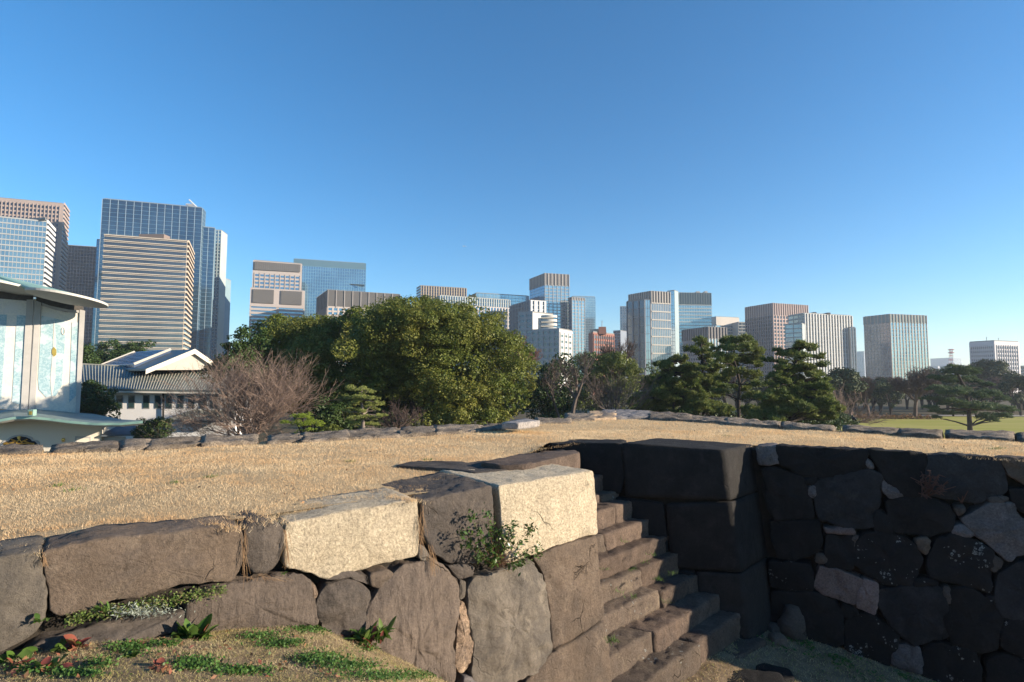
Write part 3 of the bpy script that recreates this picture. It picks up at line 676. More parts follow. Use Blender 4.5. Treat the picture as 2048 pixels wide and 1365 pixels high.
for px, py, rx, ry, n in patch:
    for _ in range(int(n*1.5)):
        q = ground_hit(px+random.gauss(0, rx*.55), py+random.gauss(0, ry*.5)); C.append(q+Z*random.uniform(.005, .04))
V, Fc = leaf_quads(np.array(C), .0125, .5, asp=.8)
tag(mk('clover', V, Fc, clover_m), kind='stuff')
litter_m = leaf_mat('leaf_litter', [(.28, .13, .06), (.2, .06, .04), (.34, .19, .09), (.14, .05, .04), (.3, .22, .12)], .15, .7)
C = []
for px, py, rx, ry, n in [(120, 1310, 90, 20, 60), (300, 1270, 60, 20, 40), (60, 1345, 70, 12, 50), (400, 1290, 200, 40, 60), (330, 1340, 30, 8, 24), (730, 1280, 60, 14, 26), (600, 1340, 200, 20, 40), (110, 1290, 40, 8, 26), (360, 1240, 50, 10, 20), (880, 1350, 60, 10, 15)]:
    for _ in range(n): C.append(ground_hit(px+random.gauss(0, rx*.6), py+random.gauss(0, ry*.6))+Z*random.uniform(.005, .03))
V, Fc = leaf_quads(np.array(C), .03, .7, asp=.5); tag(mk('leaf_litter', V, Fc, litter_m), kind='stuff')
# small growth on the ledge between the coping and the ledge stone
C = []
for _ in range(1500):
    t = random.random(); px = 130+t*320; py = 1236-t*62+random.gauss(0, 6); C.append(WN.P(px, py, random.uniform(.0, .14)))
V, Fc = leaf_quads(np.array(C), .014, .5, asp=.6)
tag(mk('moss', V, Fc, leaf_mat('ledge_leaf', [(.14, .2, .04), (.09, .15, .03), (.2, .24, .08), (.2, .15, .08)], .3, .6)), kind='stuff')
C = []
for _ in range(520):
    C.append(WN.P(random.gauss(285, 32), 0+random.gauss(1213, 6), random.uniform(.06, .2)))
V, Fc = leaf_quads(np.array(C), .02, .3, asp=.18)
tag(mk('mugwort', V, Fc, leaf_mat('silver_leaf', [(.34, .38, .32), (.26, .3, .24), (.42, .44, .38)], .2, .7)), kind='stuff')
# broad leaved plants
def long_leaf(mb, p, az, L, wd, rise, droop, seg=6):
    d = np.array([math.cos(az), math.sin(az), 0]); s_ = np.array([-d[1], d[0], 0]); V = []
    for i in range(seg+1):
        t = i/seg; c = p+d*L*t*math.cos(rise)+Z*(L*math.sin(rise)*t-droop*L*t*t); ww = wd*math.sin(math.pi*min(.98, t*.86+.1))
        V += [c-s_*ww+Z*ww*.35, c, c+s_*ww+Z*ww*.35]
    Fc = []
    for i in range(seg):
        a = i*3; Fc += [[a, a+1, a+4, a+3], [a+1, a+2, a+5, a+4]]
    mb.add(V, Fc)
dock_g = leaf_mat('dock_leaf', [(.06, .13, .02), (.1, .17, .03), (.05, .1, .02), (.14, .2, .05)], .3, .45)
dock_r = leaf_mat('red_leaf', [(.25, .05, .05), (.3, .1, .06), (.18, .04, .04), (.16, .14, .05)], .25, .5)
def dock(p, n, L, label, red=.15, wd=.2, group=None):
    t = thing('weed', label, 'weed', tuple(p), group); G_, R_ = MB(), MB()
    for i in range(n):
        az = random.uniform(0, 2*math.pi); l = L*random.uniform(.35, 1.1)
        long_leaf(R_ if random.random() < red else G_, np.array(p)+np.array([random.gauss(0, L*.32), random.gauss(0, L*.2), 0]), az, l, l*wd*random.uniform(.7, 1.1), random.uniform(.25, 1.3), random.uniform(.1, .5))
    G_.build('leaves', dock_g, t, True)
    if R_.V: R_.build('red_leaves', dock_r, t, True)
dock(WN.P(728, 1268, .22), 70, .3, 'clump of long green dock leaves growing against the chiselled stone', .08, .13)
dock(WN.P(378, 1262, .2), 60, .24, 'clump of broad green weed leaves in front of the ledge stone', .15, .22)
dock(WN.P(40, 1325, .2), 50, .22, 'broad green and red weed in the left bottom corner below the grey stone', .25, .26)
dock(ground_hit(140, 1300), 40, .17, 'low reddish weed with green tips left of the ledge', .6, .3)
dock(ground_hit(320, 1335), 20, .1, 'small red leaved seedling on the near ground', .9, .3)
dock(WN.P(205, 1215, .1), 22, .12, 'spreading light green weed on the ledge under the long coping stone', .05, .1)
dock(ground_hit(95, 1340), 34, .15, 'loose reddish and green weed at the very bottom left', .4, .3)
dock(ground_hit(255, 1318), 26, .1, 'low green rosette between the clover mats at the left', .1, .3)
dock(WN.P(80, 1235, .12), 10, .1, 'small weed in the joint beside the grey coping stone', .05, .2)
dock(WN.P(565, 1145, .08), 10, .07, 'small bright weed under the narrow coping stone', .0, .22)
dock(ground_hit(730, 1300), 12, .1, 'small red stemmed weed below the green dock clump', .8, .16)
# evergreen shrub rooted in the joint
def branch_pts(p, d, L, n, wob, rr):
    P = [np.array(p, float)]; d = np.array(d, float)
    for i in range(n):
        d = d+rr.normal(0, wob, 3); d /= np.linalg.norm(d); P.append(P[-1]+d*L/n)
    return P
sh = thing('shrub', 'small glossy evergreen shrub growing out of the joint between coping blocks', 'shrub', tuple(WN.P(985, 1128, .1)))
stem, lf, tw = MB(), [], []
root = WN.P(985, 1130, .02)
tips = [(925, 1030), (950, 1022), (940, 1060), (920, 1085), (965, 1045), (990, 1060), (1015, 1045), (1040, 1055), (1050, 1085), (1030, 1100), (1000, 1080), (960, 1090), (940, 1105), (1055, 1105), (1010, 1120), (970, 1110), (912, 1060), (1035, 1045), (1002, 1055)]
for tx, ty in tips:
    tip = WN.P(tx, ty, random.uniform(.12, .32)); m_ = (root+tip)/2+WN.n*.08+Z*-.03
    prevp = root
    for i in range(1, 7):
        t = i/6; q = root*(1-t)**2+2*m_*t*(1-t)+tip*t*t; stem.tube(prevp, q, .005*(1.2-t), .005*(1.1-t), 4, False); prevp = q
        if t > .45:
            for _ in range(7): lf.append(q+rng.normal(0, .035, 3))
    for _ in range(18): lf.append(tip+rng.normal(0, .045, 3))
stem.build('stems', simple('red_stem', (.16, .07, .04)), sh)
V, Fc = leaf_quads(np.array(lf), .036, .2, asp=.42)
mk('leaves', V, Fc, leaf_mat('glossy_leaf', [(.035, .07, .015), (.05, .1, .02), (.08, .12, .03), (.03, .055, .015)], .15, .3), sh)
dm = MB()
for _ in range(60):
    a_ = root+np.array([random.gauss(0, .06), random.gauss(0, .04), random.uniform(-.05, .12)]); a_ += WN.n*.08; dm.tube(a_, a_+rng.normal(0, .09, 3)+Z*.05, .0025, .001, 3, False)
dm.build('dry_twigs', hang_m, sh)
# withered plant on the right wall
wp = thing('withered_plant', 'withered reddish brown plant clinging to the shaded wall at the right', 'plant', tuple(WR.P(1853, 990, .1)))
mb = MB(); rp = WR.P(1855, 992, .0)
for tx, ty, sx in [(1853, 938, 0), (1838, 946, -8), (1868, 944, 8), (1835, 962, -10), (1862, 960, 6), (1885, 968, 20), (1880, 975, 12), (1838, 985, -10), (1846, 955, -3), (1856, 950, 3), (1850, 970, 0)]:
    tip = WR.P(tx, ty, random.uniform(.15, .35)); m_ = (rp+tip)/2+WR.n*.1; pp = rp
    for i in range(1, 7):
        t = i/6; q = rp*(1-t)**2+2*m_*t*(1-t)+tip*t*t+rng.normal(0, .008, 3); mb.tube(pp, q, .012, .012, 5); pp = q
        if i > 2:
            for _ in range(3): mb.tube(q, q+rng.normal(0, .06, 3), .013, .007, 4)
mb.build('stems', simple('withered_stem', (.1, .05, .036), (.07, .035, .027), 20), wp)
wp2 = thing('withered_plant', 'short dead stalks right of the withered plant on the shaded wall', 'plant', tuple(WR.P(1925, 1005, .05)))
mb = MB()
for tx, ty in ((1932, 980), (1912, 993), (1922, 990)): mb.tube(WR.P(1922, 1006, .03), WR.P(tx, ty, .12), .012, .008, 5)
mb.build('stems', bpy.data.materials['withered_stem'], wp2)
# grass and moss on the steps and at the foot of the walls
X, Y, Zt = [], [], []
for (px, py), n in [((1317, 1160), 60), ((1225, 1283), 70), ((1312, 1070), 40), ((1290, 1125), 25), ((1265, 1140), 20), ((1240, 1185), 20), ((1265, 1195), 20), ((1305, 1110), 25), ((1345, 1148), 30), ((1330, 1205), 20), ((1210, 1140), 15), ((1250, 1085), 20)]:
    zz = WD.P(1330, 1075)[2] if py < 1100 else None
    # height of the tread under the pixel: nearest step whose front edge lies below it
    best = None
    for (pl, pr, z) in pts_r:
        q = on_z(px, py, z); e = pr-pl; e[2] = 0; e /= np.linalg.norm(e); s_ = np.dot(q-pr, BD)
        if -0.75 < s_ < .0: best = q if best is None else best
    if best is None: continue
    X += list(rng.normal(best[0], .05, n)); Y += list(rng.normal(best[1], .05, n)); Zt += [best[2]]*n
blades('step_grass', np.array(X), np.array(Y), np.array(Zt), .06, .006, green_b, 1.0)
tag(bpy.data.objects['step_grass'], kind='stuff')
C = []
for _ in range(2600):
    u = random.uniform(-.3, 5); ww = abs(random.gauss(0, .45))+.04; q = WR.X(u, 0, ww+.55); q[2] = ground_z(q[0], q[1])+random.uniform(0, .05)
    if noise.noise(Vector((q[0]*2, q[1]*2, 5))) > -.05: C.append(q)
V, Fc = leaf_quads(np.array(C), .028, .5, asp=.7); tag(mk('ground_cover', V, Fc, clover_m), kind='stuff')
n = 30000; X = rng.uniform(1.5, 11, n); Y = rng.uniform(7.5, 13.5, n); k = inside_np(X, Y, GP); X, Y = X[k], Y[k]
blades('pit_grass', X, Y, np.array([ground_z(x, y) for x, y in zip(X, Y)]), .04, .006, mound_m, 1.2)
def boulder(px, py, sx, sy, sz, mat, label, dz=0, wall=None):
    q = ground_hit(px, py)+Z*dz; o = thing('boulder', label, 'stone', tuple(q)); mb = MB(); ellipsoid(mb, q, sx, sy, sz, 22, 14)
    b_ = mb.build('rock', mat, o, True)
    for v in b_.data.vertices:
        d = v.co; k = 1+.35*noise.noise(d*2.2+Vector((px, 0, 0)))+.15*noise.noise(d*6); v.co = Vector((round(d.x*k/.16)*.16*.35+d.x*k*.65, round(d.y*k/.16)*.16*.35+d.y*k*.65, round(d.z*k/.16)*.16*.35+d.z*k*.65))
boulder(1587, 1270, .28, .26, .46, dark, 'pointed loose boulder leaning at the inner corner of the pit', .15)
boulder(1556, 1285, .2, .2, .17, brown, 'round loose stone left of the pointed boulder')
boulder(1550, 1262, .18, .18, .16, dark, 'small loose stone against the foot of the corner block')
for (pts, lb_) in (([(1452, 1345), (1490, 1338), (1560, 1345), (1580, 1380), (1500, 1400), (1440, 1380)], 'flat dark paving stone in the bottom of the pit'),
                  ([(1512, 1330), (1530, 1325), (1580, 1338), (1590, 1355), (1560, 1360), (1514, 1345)], 'dark flat stone sunk in the pit floor, behind the paving stone')):
    q = ground_hit(*pts[0]); zt = ground_z(*ground_hit((pts[0][0]+pts[3][0])/2, (pts[0][1]+pts[3][1])/2)[:2])+.06
    t = thing('paving_stone', lb_, 'paving stone', (q[0], q[1], zt)); flat_slab('slab', pts, zt, .2, wall_dark, t, r=.03, bulge=0, amp=.01, sp=.06)

# ================================================================== beyond the platform
GZ = -12.0
lawn_m, nt, b = newmat('lawn'); tc = nt.nodes.new('ShaderNodeTexCoord').outputs['Object']
mp = nd(nt, 'ShaderNodeMapping'); mp.inputs['Scale'].default_value = (.03, .12, 1); nt.links.new(tc, mp.inputs['Vector'])
a = mixc(nt, ramp(nt, noise_n(nt, mp.outputs[0], 1, 5, .6), .35, .65), (.34, .33, .085), (.44, .37, .13))
nt.links.new(a, b.inputs['Base Color']); b.inputs['Roughness'].default_value = 1; b.inputs['Specular IOR Level'].default_value = 0
park_m = simple('park_floor', (.075, .07, .035), (.12, .09, .055), .08, 1, spec=.1)
V = [(-9000, -400, GZ-.05), (9000, -400, GZ-.05), (9000, 12000, GZ-.05), (-9000, 12000, GZ-.05)]
tag(mk('terrain', V, [[0, 1, 2, 3]], park_m), kind='structure')
lp = [on_z(x, y, GZ)[:2] for x, y in ((1690, 838), (1760, 834.5), (1850, 833.5), (2060, 834), (2500, 838))]
lp = [(30, 60), (45, 110)]+[tuple(p) for p in lp]+[(260, 100), (200, 40)]
tag(mk('lawn', [(p[0], p[1], GZ) for p in lp], [list(range(len(lp)))[::-1]], lawn_m), kind='structure')

# ------------------------------------------------------------------ trees
def crown_points(blobs, dens, shell=.35):
    """points in the outer shell of many lobes; returns centres and outward normals"""
    C, N = [], []
    for (c, r) in blobs:
        r = np.array(r if np.ndim(r) else (r, r, r*.85)); n = max(8, int(dens*r[0]*r[2]*4)); d = rng.normal(size=(n, 3)); d /= np.linalg.norm(d, axis=1, keepdims=True)
        rad = 1-shell*rng.uniform(0, 1, n)**1.5; rad += rng.normal(0, .05, n)
        C.append(np.array(c)+d*rad[:, None]*r); N.append(d)
    return np.vstack(C), np.vstack(N)
def tree_trunk(name, root, base, forks, mat, r0):
    """tapered trunk and limbs: forks = list of limb end points reached through bent tubes"""
    mb = MB(); base = np.array(base, float)
    for e, rr0 in forks:
        e = np.array(e); m_ = base*.45+e*.55; m_[:2] = base[:2]*.7+e[:2]*.3; pp = base
        wob = rng.normal(0, np.linalg.norm(e-base)*.03, 3)
        for i in range(1, 9):
            t = i/8; q = base*(1-t)**2+2*(m_+wob)*t*(1-t)+e*t*t; mb.tube(pp, q, rr0*(1.05-t*.85)+.0, rr0*(1.05-(i/8)*.9), 6, False); pp = q
    return mb.build('trunk', mat, root, True)
bark = simple('bark', (.06, .045, .035), (.035, .028, .022), 3, .95, bump=.03, bscale=8)
bark_p = simple('pale_bark', (.22, .175, .14), (.15, .12, .1), 3, .95)
camph = leaf_mat('camphor_leaf', [(.13, .145, .028), (.2, .2, .04), (.27, .25, .058), (.15, .165, .03), (.1, .12, .025)], .35, .5, (.16, (.62, .8, .75)))
camph2 = leaf_mat('oak_leaf', [(.04, .07, .018), (.06, .09, .02), (.03, .05, .015)], .18, .55, (.2, (.7, .85, .8)))
olive = leaf_mat('olive_leaf', [(.1, .125, .022), (.14, .16, .03), (.17, .18, .045), (.08, .1, .02)], .25, .55, (.3, (.75, .85, .75)))
pine_m = leaf_mat('pine_needle', [(.1, .135, .034), (.165, .185, .046), (.22, .225, .06), (.075, .11, .03)], .3, .6, (.5, (.7, .85, .8)))
pine_l = leaf_mat('trained_pine_needle', [(.24, .27, .075), (.3, .32, .09), (.17, .2, .06)], .3, .6)
def broad_tree(label, cat, D, ell, mat, nlobes=60, lobe=.17, dens=26, size=.17, group=None, name='broadleaf_tree', base=None, seed=0, bk=None, shape=.7, limbs=7):
    """ell: list of (px, py, rx_px, ry_px, dD) envelopes of the crown in the picture at distance D"""
    rr = np.random.default_rng(seed); blobs = []; cen = []
    for (px, py, rx, ry, dD) in ell:
        c = at(px, py, D+dD); k = (D+dD)/F*1.06; RX, RY = rx*k, ry*k; RD = (RX+RY)*.5; cen.append(c)
        n = max(5, int(nlobes*rx*ry/sum(e[2]*e[3] for e in ell)))
        for _ in range(n):
            d = rr.normal(size=3); d /= np.linalg.norm(d)
            if d[1] > .5: d[1] *= -1
            l = lobe*(RX+RY)/2*rr.uniform(.6, 1.5); q = c+d*np.array([RX-l*.6, RD-l*.6, RY-l*.6])*rr.uniform(shape, 1.0); blobs.append((q, (l*1.1, l*1.1, l*.8)))
        for _ in range(n//2): # inner mass
            d = rr.normal(size=3)*.4; blobs.append((c+d*np.array([RX, RD, RY])*.8, l*1.3))
    C, N = crown_points(blobs, 1.7*dens/(size/.17)**1.7)
    V, Fc = leaf_quads(C, size, .3, N)
    if size < .19 and name != 'bush' and shape > .65:       # the dense inner foliage
        I = []
        for (px, py, rx, ry, dD) in ell:
            c = at(px, py, D+dD); k = (D+dD)/F; rv = np.array([rx*k, (rx+ry)*.5*k, ry*k])*.84; m_ = int(70*rv[0]*rv[2]); d = rr.normal(size=(m_, 3)); d /= np.linalg.norm(d, axis=1, keepdims=True)
            I.append(c+d*rv*rr.uniform(.75, 1, (m_, 1)))
        V2, F2 = leaf_quads(np.vstack(I), .24, .3); F2 = F2+len(V); V = np.vstack([V, V2]); Fc = np.vstack([Fc, F2])
    if base is None: b_ = np.mean(cen, 0).copy()
    else: b_ = at(base, 800, D)
    b_[2] = GZ; t = thing(name, label, cat, tuple(b_), group)
    mk('crown', V, Fc, mat, t)
    forks = [(blobs[i][0], max(.18, lobe*RX*.2)) for i in rr.choice(len(blobs), min(limbs, len(blobs)), replace=False)]
    tree_trunk('trunk', t, b_, forks, bk or bark, .5); return t
# big camphor trees in the middle
broad_tree('largest round camphor tree in the middle, its right side in full sun', 'tree', 62,
           [(845, 674, 150, 92, 0), (985, 726, 92, 86, 1), (790, 660, 96, 62, 2), (905, 780, 95, 62, -3), (1010, 800, 62, 46, -2), (832, 626, 84, 42, 1), (930, 655, 92, 58, 0), (770, 740, 78, 70, 0), (1038, 740, 45, 62, 2), (740, 700, 60, 50, 3)], camph, 420, .15, 26, .115, seed=3, base=830, limbs=16)
broad_tree('dark camphor standing behind the leaning trunk of the largest one', 'tree', 72, [(800, 770, 90, 70, 0), (880, 800, 80, 50, 2), (730, 800, 70, 50, 0), (980, 800, 70, 50, 2)], camph2, 120, .2, 26, .17, seed=4)
broad_tree('dark camphor tree left of the largest one, tops lit yellow green', 'tree', 66,
           [(600, 690, 90, 62, 0), (545, 720, 70, 62, 0), (640, 740, 80, 80, -2), (560, 655, 60, 30, 1), (640, 655, 55, 30, 0), (520, 765, 50, 50, -1), (690, 790, 66, 56, -4), (600, 790, 70, 50, 0)], camph, 280, .18, 26, .125, seed=5, base=640, limbs=12)
broad_tree('leafy tree at the left end of the camphors against the bright sky', 'tree', 58,
           [(487, 680, 30, 34, 0), (470, 720, 40, 36, 0), (440, 750, 40, 30, 0), (500, 740, 40, 50, 1), (520, 690, 28, 34, 1), (465, 695, 16, 40, 0)], camph2, 90, .24, 24, .15, seed=6, base=485, shape=.6)
broad_tree('small sunlit camphor crown showing over the gap between the two big ones', 'tree', 72, [(715, 640, 42, 32, 0), (690, 665, 50, 40, 0)], camph, 40, .25, 26, .17, seed=8)
broad_tree('rounded yellow green tree right of the bare tree', 'tree', 104, [(1232, 748, 56, 50, 0), (1195, 745, 60, 46, 2), (1170, 790, 60, 40, 2), (1250, 790, 36, 40, 1)], olive, 110, .15, 30, .16, seed=9, name='clipped_evergreen')
broad_tree('dark evergreen behind the bare tree, left part of the gap', 'tree', 88, [(1110, 760, 50, 44, 0), (1125, 720, 28, 20, 1), (1090, 800, 60, 40, 0), (1180, 720, 22, 20, 0)], camph2, 60, .2, 26, .18, seed=10)
broad_tree('small olive tree at the left foot of the pines', 'tree', 84, [(1322, 775, 30, 46, 0), (1315, 815, 50, 30, 0)], olive, 40, .22, 24, .15, seed=11)
broad_tree('low sunlit bush under the right skirt of the largest camphor', 'bush', 56, [(910, 838, 44, 24, 0), (850, 845, 40, 18, 0), (960, 830, 40, 30, 2)], camph, 50, .22, 30, .12, seed=12, name='bush')
broad_tree('dark bush under the left camphor beside the trained pine', 'bush', 57, [(660, 830, 44, 34, 0), (780, 838, 40, 22, 1), (700, 850, 60, 20, 1)], camph2, 50, .25, 30, .13, seed=13, name='bush')
broad_tree('dark round tree top behind the tiled building', 'tree', 118, [(235, 697, 45, 20, 0), (280, 700, 38, 16, 0), (200, 706, 22, 18, 0), (250, 720, 70, 24, 0)], camph2, 70, .2, 26, .2, seed=14)
broad_tree('slim dark tree between the pale hall and the round tree top', 'tree', 100, [(172, 705, 16, 22, 0), (176, 725, 26, 20, 0)], camph2, 30, .3, 24, .18, seed=15)
broad_tree('dark conifer standing between the pale hall and the tiled building', 'tree', 76, [(190, 800, 38, 34, 0), (205, 825, 42, 30, 0), (178, 780, 24, 20, 0)], camph2, 80, .2, 34, .12, seed=16, name='conifer')
broad_tree('dark rounded shrub in front of the tiled building', 'shrub', 62, [(305, 862, 40, 24, 0), (325, 850, 24, 18, 0)], camph2, 50, .2, 34, .1, seed=17, name='shrub')
broad_tree('small green shrub right of the bright green trained pine', 'shrub', 52, [(665, 862, 26, 14, 0), (640, 868, 18, 12, 0)], olive, 20, .3, 26, .08, seed=18, name='shrub')

for i, (x, y, rx, ry, D_, m_) in enumerate(((1290, 835, 36, 24, 78, olive), (1370, 838, 40, 20, 70, camph2), (1440, 838, 40, 22, 72, camph2), (1530, 832, 44, 26, 76, camph2), (1620, 842, 46, 18, 68, camph2), (1200, 836, 44, 20, 70, olive), (1105, 840, 36, 20, 70, camph2), (1670, 838, 26, 20, 90, camph2))):
    broad_tree('low undergrowth below the trees beyond the far coping', 'bush', D_, [(x, y, rx, ry, 0), (x+20, y+6, rx, ry*.8, 2)], m_, 40, .24, 24, .15, seed=60+i, name='bush', group='undergrowth beyond the coping')
# pines: a bent trunk, level limbs and flat tufted pads
def needle_tufts(C, size, mat, root, name='crown', flat=1.2):
    n = len(C); k = 5; A = np.repeat(C, k, 0); d = rng.normal(size=(n*k, 3)); d[:, 2] = np.abs(d[:, 2])*flat+.1; d /= np.linalg.norm(d, axis=1, keepdims=True)
    s_ = np.cross(d, rng.normal(size=(n*k, 3))); s_ /= np.linalg.norm(s_, axis=1, keepdims=True); L = (size*rng.uniform(.6, 1.2, n*k))[:, None]
    V = np.stack([A-s_*L*.13, A+s_*L*.13, A+d*L+s_*L*.05, A+d*L-s_*L*.05], 1).reshape(-1, 3)
    mk(name, V, np.arange(n*k*4).reshape(-1, 4), mat, root)
def pine(label, D, base, top, trunk, pads, mat=pine_m, size=.36, dens=62, name='pine_tree', group='pines in a row beyond the wall', th=.5, wide=1.0, tr=.22, bk=None):
    """trunk: list of (px,py) from base to top; pads: list of (px,py,rx)"""
    T = [at(x, y, D) for x, y in trunk]; b_ = T[0].copy(); b_[2] = min(b_[2], GZ) if name == 'pine_tree' else b_[2]-.6; t = thing(name, label, 'pine tree' if name == 'pine_tree' else 'trained pine', tuple(b_), group)
    T = [b_]+T; mb = MB(); n = len(T)
    for i in range(n-1): mb.tube(T[i], T[i+1], tr*(1-.8*i/n)*1.1, tr*(1-.8*(i+1)/n)*1.1, 7, False)
    C = []
    for (px, py, rx) in pads:
        k = D/F; r = rx*k; dd = random.uniform(-1, 1)*abs(r)*(1.8 if name == 'pine_tree' else 1.0); c = at(px, py, D+dd)
        j = min(range(1, n), key=lambda i: abs(T[i][2]-(c[2]-r*.25))+.3*np.linalg.norm(T[i][:2]-c[:2])); a_ = T[j]; m_ = (a_+c)/2+Z*r*.1
        mb.tube(a_, m_, .09*tr/.22, .06*tr/.22, 4, False); mb.tube(m_, c-Z*r*th*.4, .06*tr/.22, .03*tr/.22, 4, False)
        for _ in range(5): mb.tube(m_, c+np.array([random.uniform(-.8, .8)*r, random.uniform(-.8, .8)*r, -r*th*.3]), .03*tr/.22, .012, 3, False)
        ns = 5+int(rx/7)
        for _ in range(ns):
            q = c+np.array([random.uniform(-1, 1)*r*wide*.8, random.uniform(-1, 1)*r*.8, random.uniform(-.22, .3)*r*th*2]); rl = r*random.uniform(.3, .55)
            m = int(dens*rl*rl*1.6)+5; d = rng.normal(size=(m, 3)); d /= np.linalg.norm(d, axis=1, keepdims=True); d *= rng.uniform(.3, 1, (m, 1))**.5; d[:, 2] = np.abs(d[:, 2])*1.0-.12
            C.append(q+d*np.array([rl, rl, rl*th*1.9]))
    mb.build('trunk', bk or bark, t, True)
    needle_tufts(np.vstack(C), size, mat, t); return t
def auto_pads(xc, ytop, ybot, wtop, wbot, n, rmin, rmax, lean=0, seed=1):
    rr = random.Random(seed); P = []
    for i in range(n):
        t = (i+.5)/n; y = ytop+(ybot-ytop)*t+rr.uniform(-5, 5); w_ = wtop+(wbot-wtop)*t**.8; P.append((xc+lean*t+rr.uniform(-1, 1)*w_, y, rr.uniform(rmin, rmax)*(.6+.5*t)))
    return P
pine('leftmost dark spreading pine, in front of the grey tower', 72, 0, 0, [(1345, 838), (1350, 790), (1340, 750), (1350, 722)], auto_pads(1345, 722, 830, 24, 74, 90, 13, 24, -4, 1))
pine('slim pine with a small separate tuft, second of the row from the left', 76, 0, 0, [(1406, 838), (1407, 780), (1404, 720), (1402, 685)], [(1402, 684, 16), (1412, 693, 17), (1386, 701, 15), (1398, 706, 16), (1420, 712, 18), (1405, 722, 14)]+auto_pads(1408, 728, 825, 18, 44, 48, 13, 22, 0, 2))
pine('tall pine with bare forked trunk and bright lit crown, third of the row', 66, 0, 0, [(1478, 840), (1477, 800), (1480, 770), (1474, 740), (1466, 715), (1470, 690)], [(1460, 688, 24), (1480, 684, 22), (1500, 694, 20), (1445, 700, 18), (1470, 704, 26), (1512, 706, 18), (1500, 722, 24), (1450, 722, 24), (1436, 738, 20), (1476, 728, 24), (1516, 732, 18), (1462, 748, 22), (1502, 756, 24), (1522, 770, 18), (1448, 762, 16), (1484, 778, 20), (1510, 796, 20), (1440, 786, 16), (1500, 826, 22), (1456, 826, 22)])
pine('broad full pine at the right end of the row, tips touching the white ribbed tower', 60, 0, 0, [(1578, 845), (1580, 780), (1590, 730), (1600, 695)], [(1602, 692, 15), (1618, 700, 18), (1590, 703, 16), (1572, 710, 15), (1556, 702, 10), (1632, 716, 15), (1600, 716, 22), (1646, 733, 13), (1538, 722, 12)]+auto_pads(1592, 728, 838, 34, 74, 120, 13, 24, 0, 4))
pine('lone spreading pine on the lawn at the right', 118, 0, 0, [(1940, 853), (1938, 820), (1932, 780), (1916, 750), (1914, 738)], [(1912, 738, 20), (1896, 744, 22), (1926, 746, 22), (1950, 742, 14), (1884, 758, 22), (1914, 762, 26), (1946, 764, 26), (1980, 770, 14), (1876, 780, 22), (1908, 786, 26), (1944, 788, 30), (1976, 794, 24), (2004, 800, 18), (1868, 800, 18), (1900, 808, 26), (1940, 812, 30), (1978, 816, 28), (2010, 820, 20), (1862, 818, 16), (1884, 826, 20), (1926, 828, 24), (1968, 834, 24), (2000, 834, 20), (2022, 824, 12), (1986, 842, 12), (1880, 836, 10)], group=None, size=.42, dens=34, th=.34, tr=.5, mat=leaf_mat('blue_pine_needle', [(.055, .1, .045), (.08, .13, .055), (.11, .145, .05), (.04, .075, .035)], .2, .6))
pine('layered trained garden pine with clipped cloud pads in front of the camphors', 44, 0, 0, [(726, 856), (727, 830), (722, 800), (724, 778)], [(718, 779, 22), (732, 784, 16), (706, 795, 22), (742, 797, 18), (722, 796, 16), (708, 808, 20), (745, 809, 20), (756, 806, 12), (702, 822, 18), (722, 824, 18), (744, 820, 20), (758, 834, 16), (710, 838, 18), (732, 838, 20), (765, 832, 12), (706, 850, 20), (738, 852, 18)], pine_l, .1, 190, 'trained_pine', None, .34, tr=.16, bk=bark_p)
pine('low bright green mushroom shaped trained pine', 40, 0, 0, [(612, 866), (610, 856), (606, 842)], [(595, 836, 20), (612, 834, 20), (584, 848, 18), (605, 850, 24), (628, 848, 20), (636, 852, 12), (604, 864, 12), (620, 862, 12)], leaf_mat('bright_pine_needle', [(.2, .27, .03), (.26, .32, .04), (.14, .2, .03)], .25, .5), .085, 240, 'trained_pine', None, .4, tr=.1)

# bare trees by branching
def bare(label, D, base, height_px, spread, mat, levels=6, r0=.16, name='bare_tree', fan=False, group=None, kids=3, seed=1, up=.25, lean=0, cat='bare tree', minr=.006, wob=.12, stems=1, first=.3, thick=1.0):
    rr = np.random.default_rng(seed); b_ = at(base[0], base[1], D); t = thing(name, label, cat, tuple(b_), group); mb = MB(); Ht = height_px*D/F
    def grow(p, d, L, r, lv):
        n = 3; q = p
        for i in range(n):
            d = d+rr.normal(0, wob, 3)+np.array([0, 0, .04]); d /= np.linalg.norm(d); e = q+d*L/n; mb.tube(q, e, r*(1-.25*i/n), r*(1-.25*(i+1)/n), 6 if lv < 2 else 3, False); q = e
            if lv >= 1 and lv < levels and rr.random() < .75:
                f = d+rr.normal(0, spread*.9, 3); f[2] += up*.5; f /= np.linalg.norm(f); grow(q, f, L*rr.uniform(.45, .7), max(minr, r*.45), lv+1)
        if lv < levels:
            for _ in range(kids if lv else kids+1):
                f = d+rr.normal(0, spread, 3); f[2] += up; f /= np.linalg.norm(f); grow(q, f, L*rr.uniform(.6, .85), max(minr, r*.62), lv+1)
    for s_ in range(stems):
        if stems > 1:
            a = rr.uniform(0, 2*math.pi); el = rr.uniform(.12, 1.35); d0 = np.array([math.cos(a)*math.cos(el), math.sin(a)*math.cos(el)*.6, math.sin(el)])
            L0 = Ht*first*rr.uniform(.8, 1.1)*(1+.55*math.cos(el))
        else: d0 = np.array([lean, 0, 1.0]); L0 = Ht*first
        grow(b_+rr.normal(0, .1 if stems > 1 else 0, 3), d0/np.linalg.norm(d0), L0, r0, 0 if stems == 1 else 1)
    mb.build('branches', mat, t); return t
twig_p = simple('purple_twig', (.25, .175, .135), (.17, .12, .095), 4, .9)
twig_g = simple('grey_twig', (.14, .11, .09), (.085, .066, .056), 2, .9)
twig_b = simple('brown_twig', (.12, .08, .065), (.085, .06, .05), 2, .9)
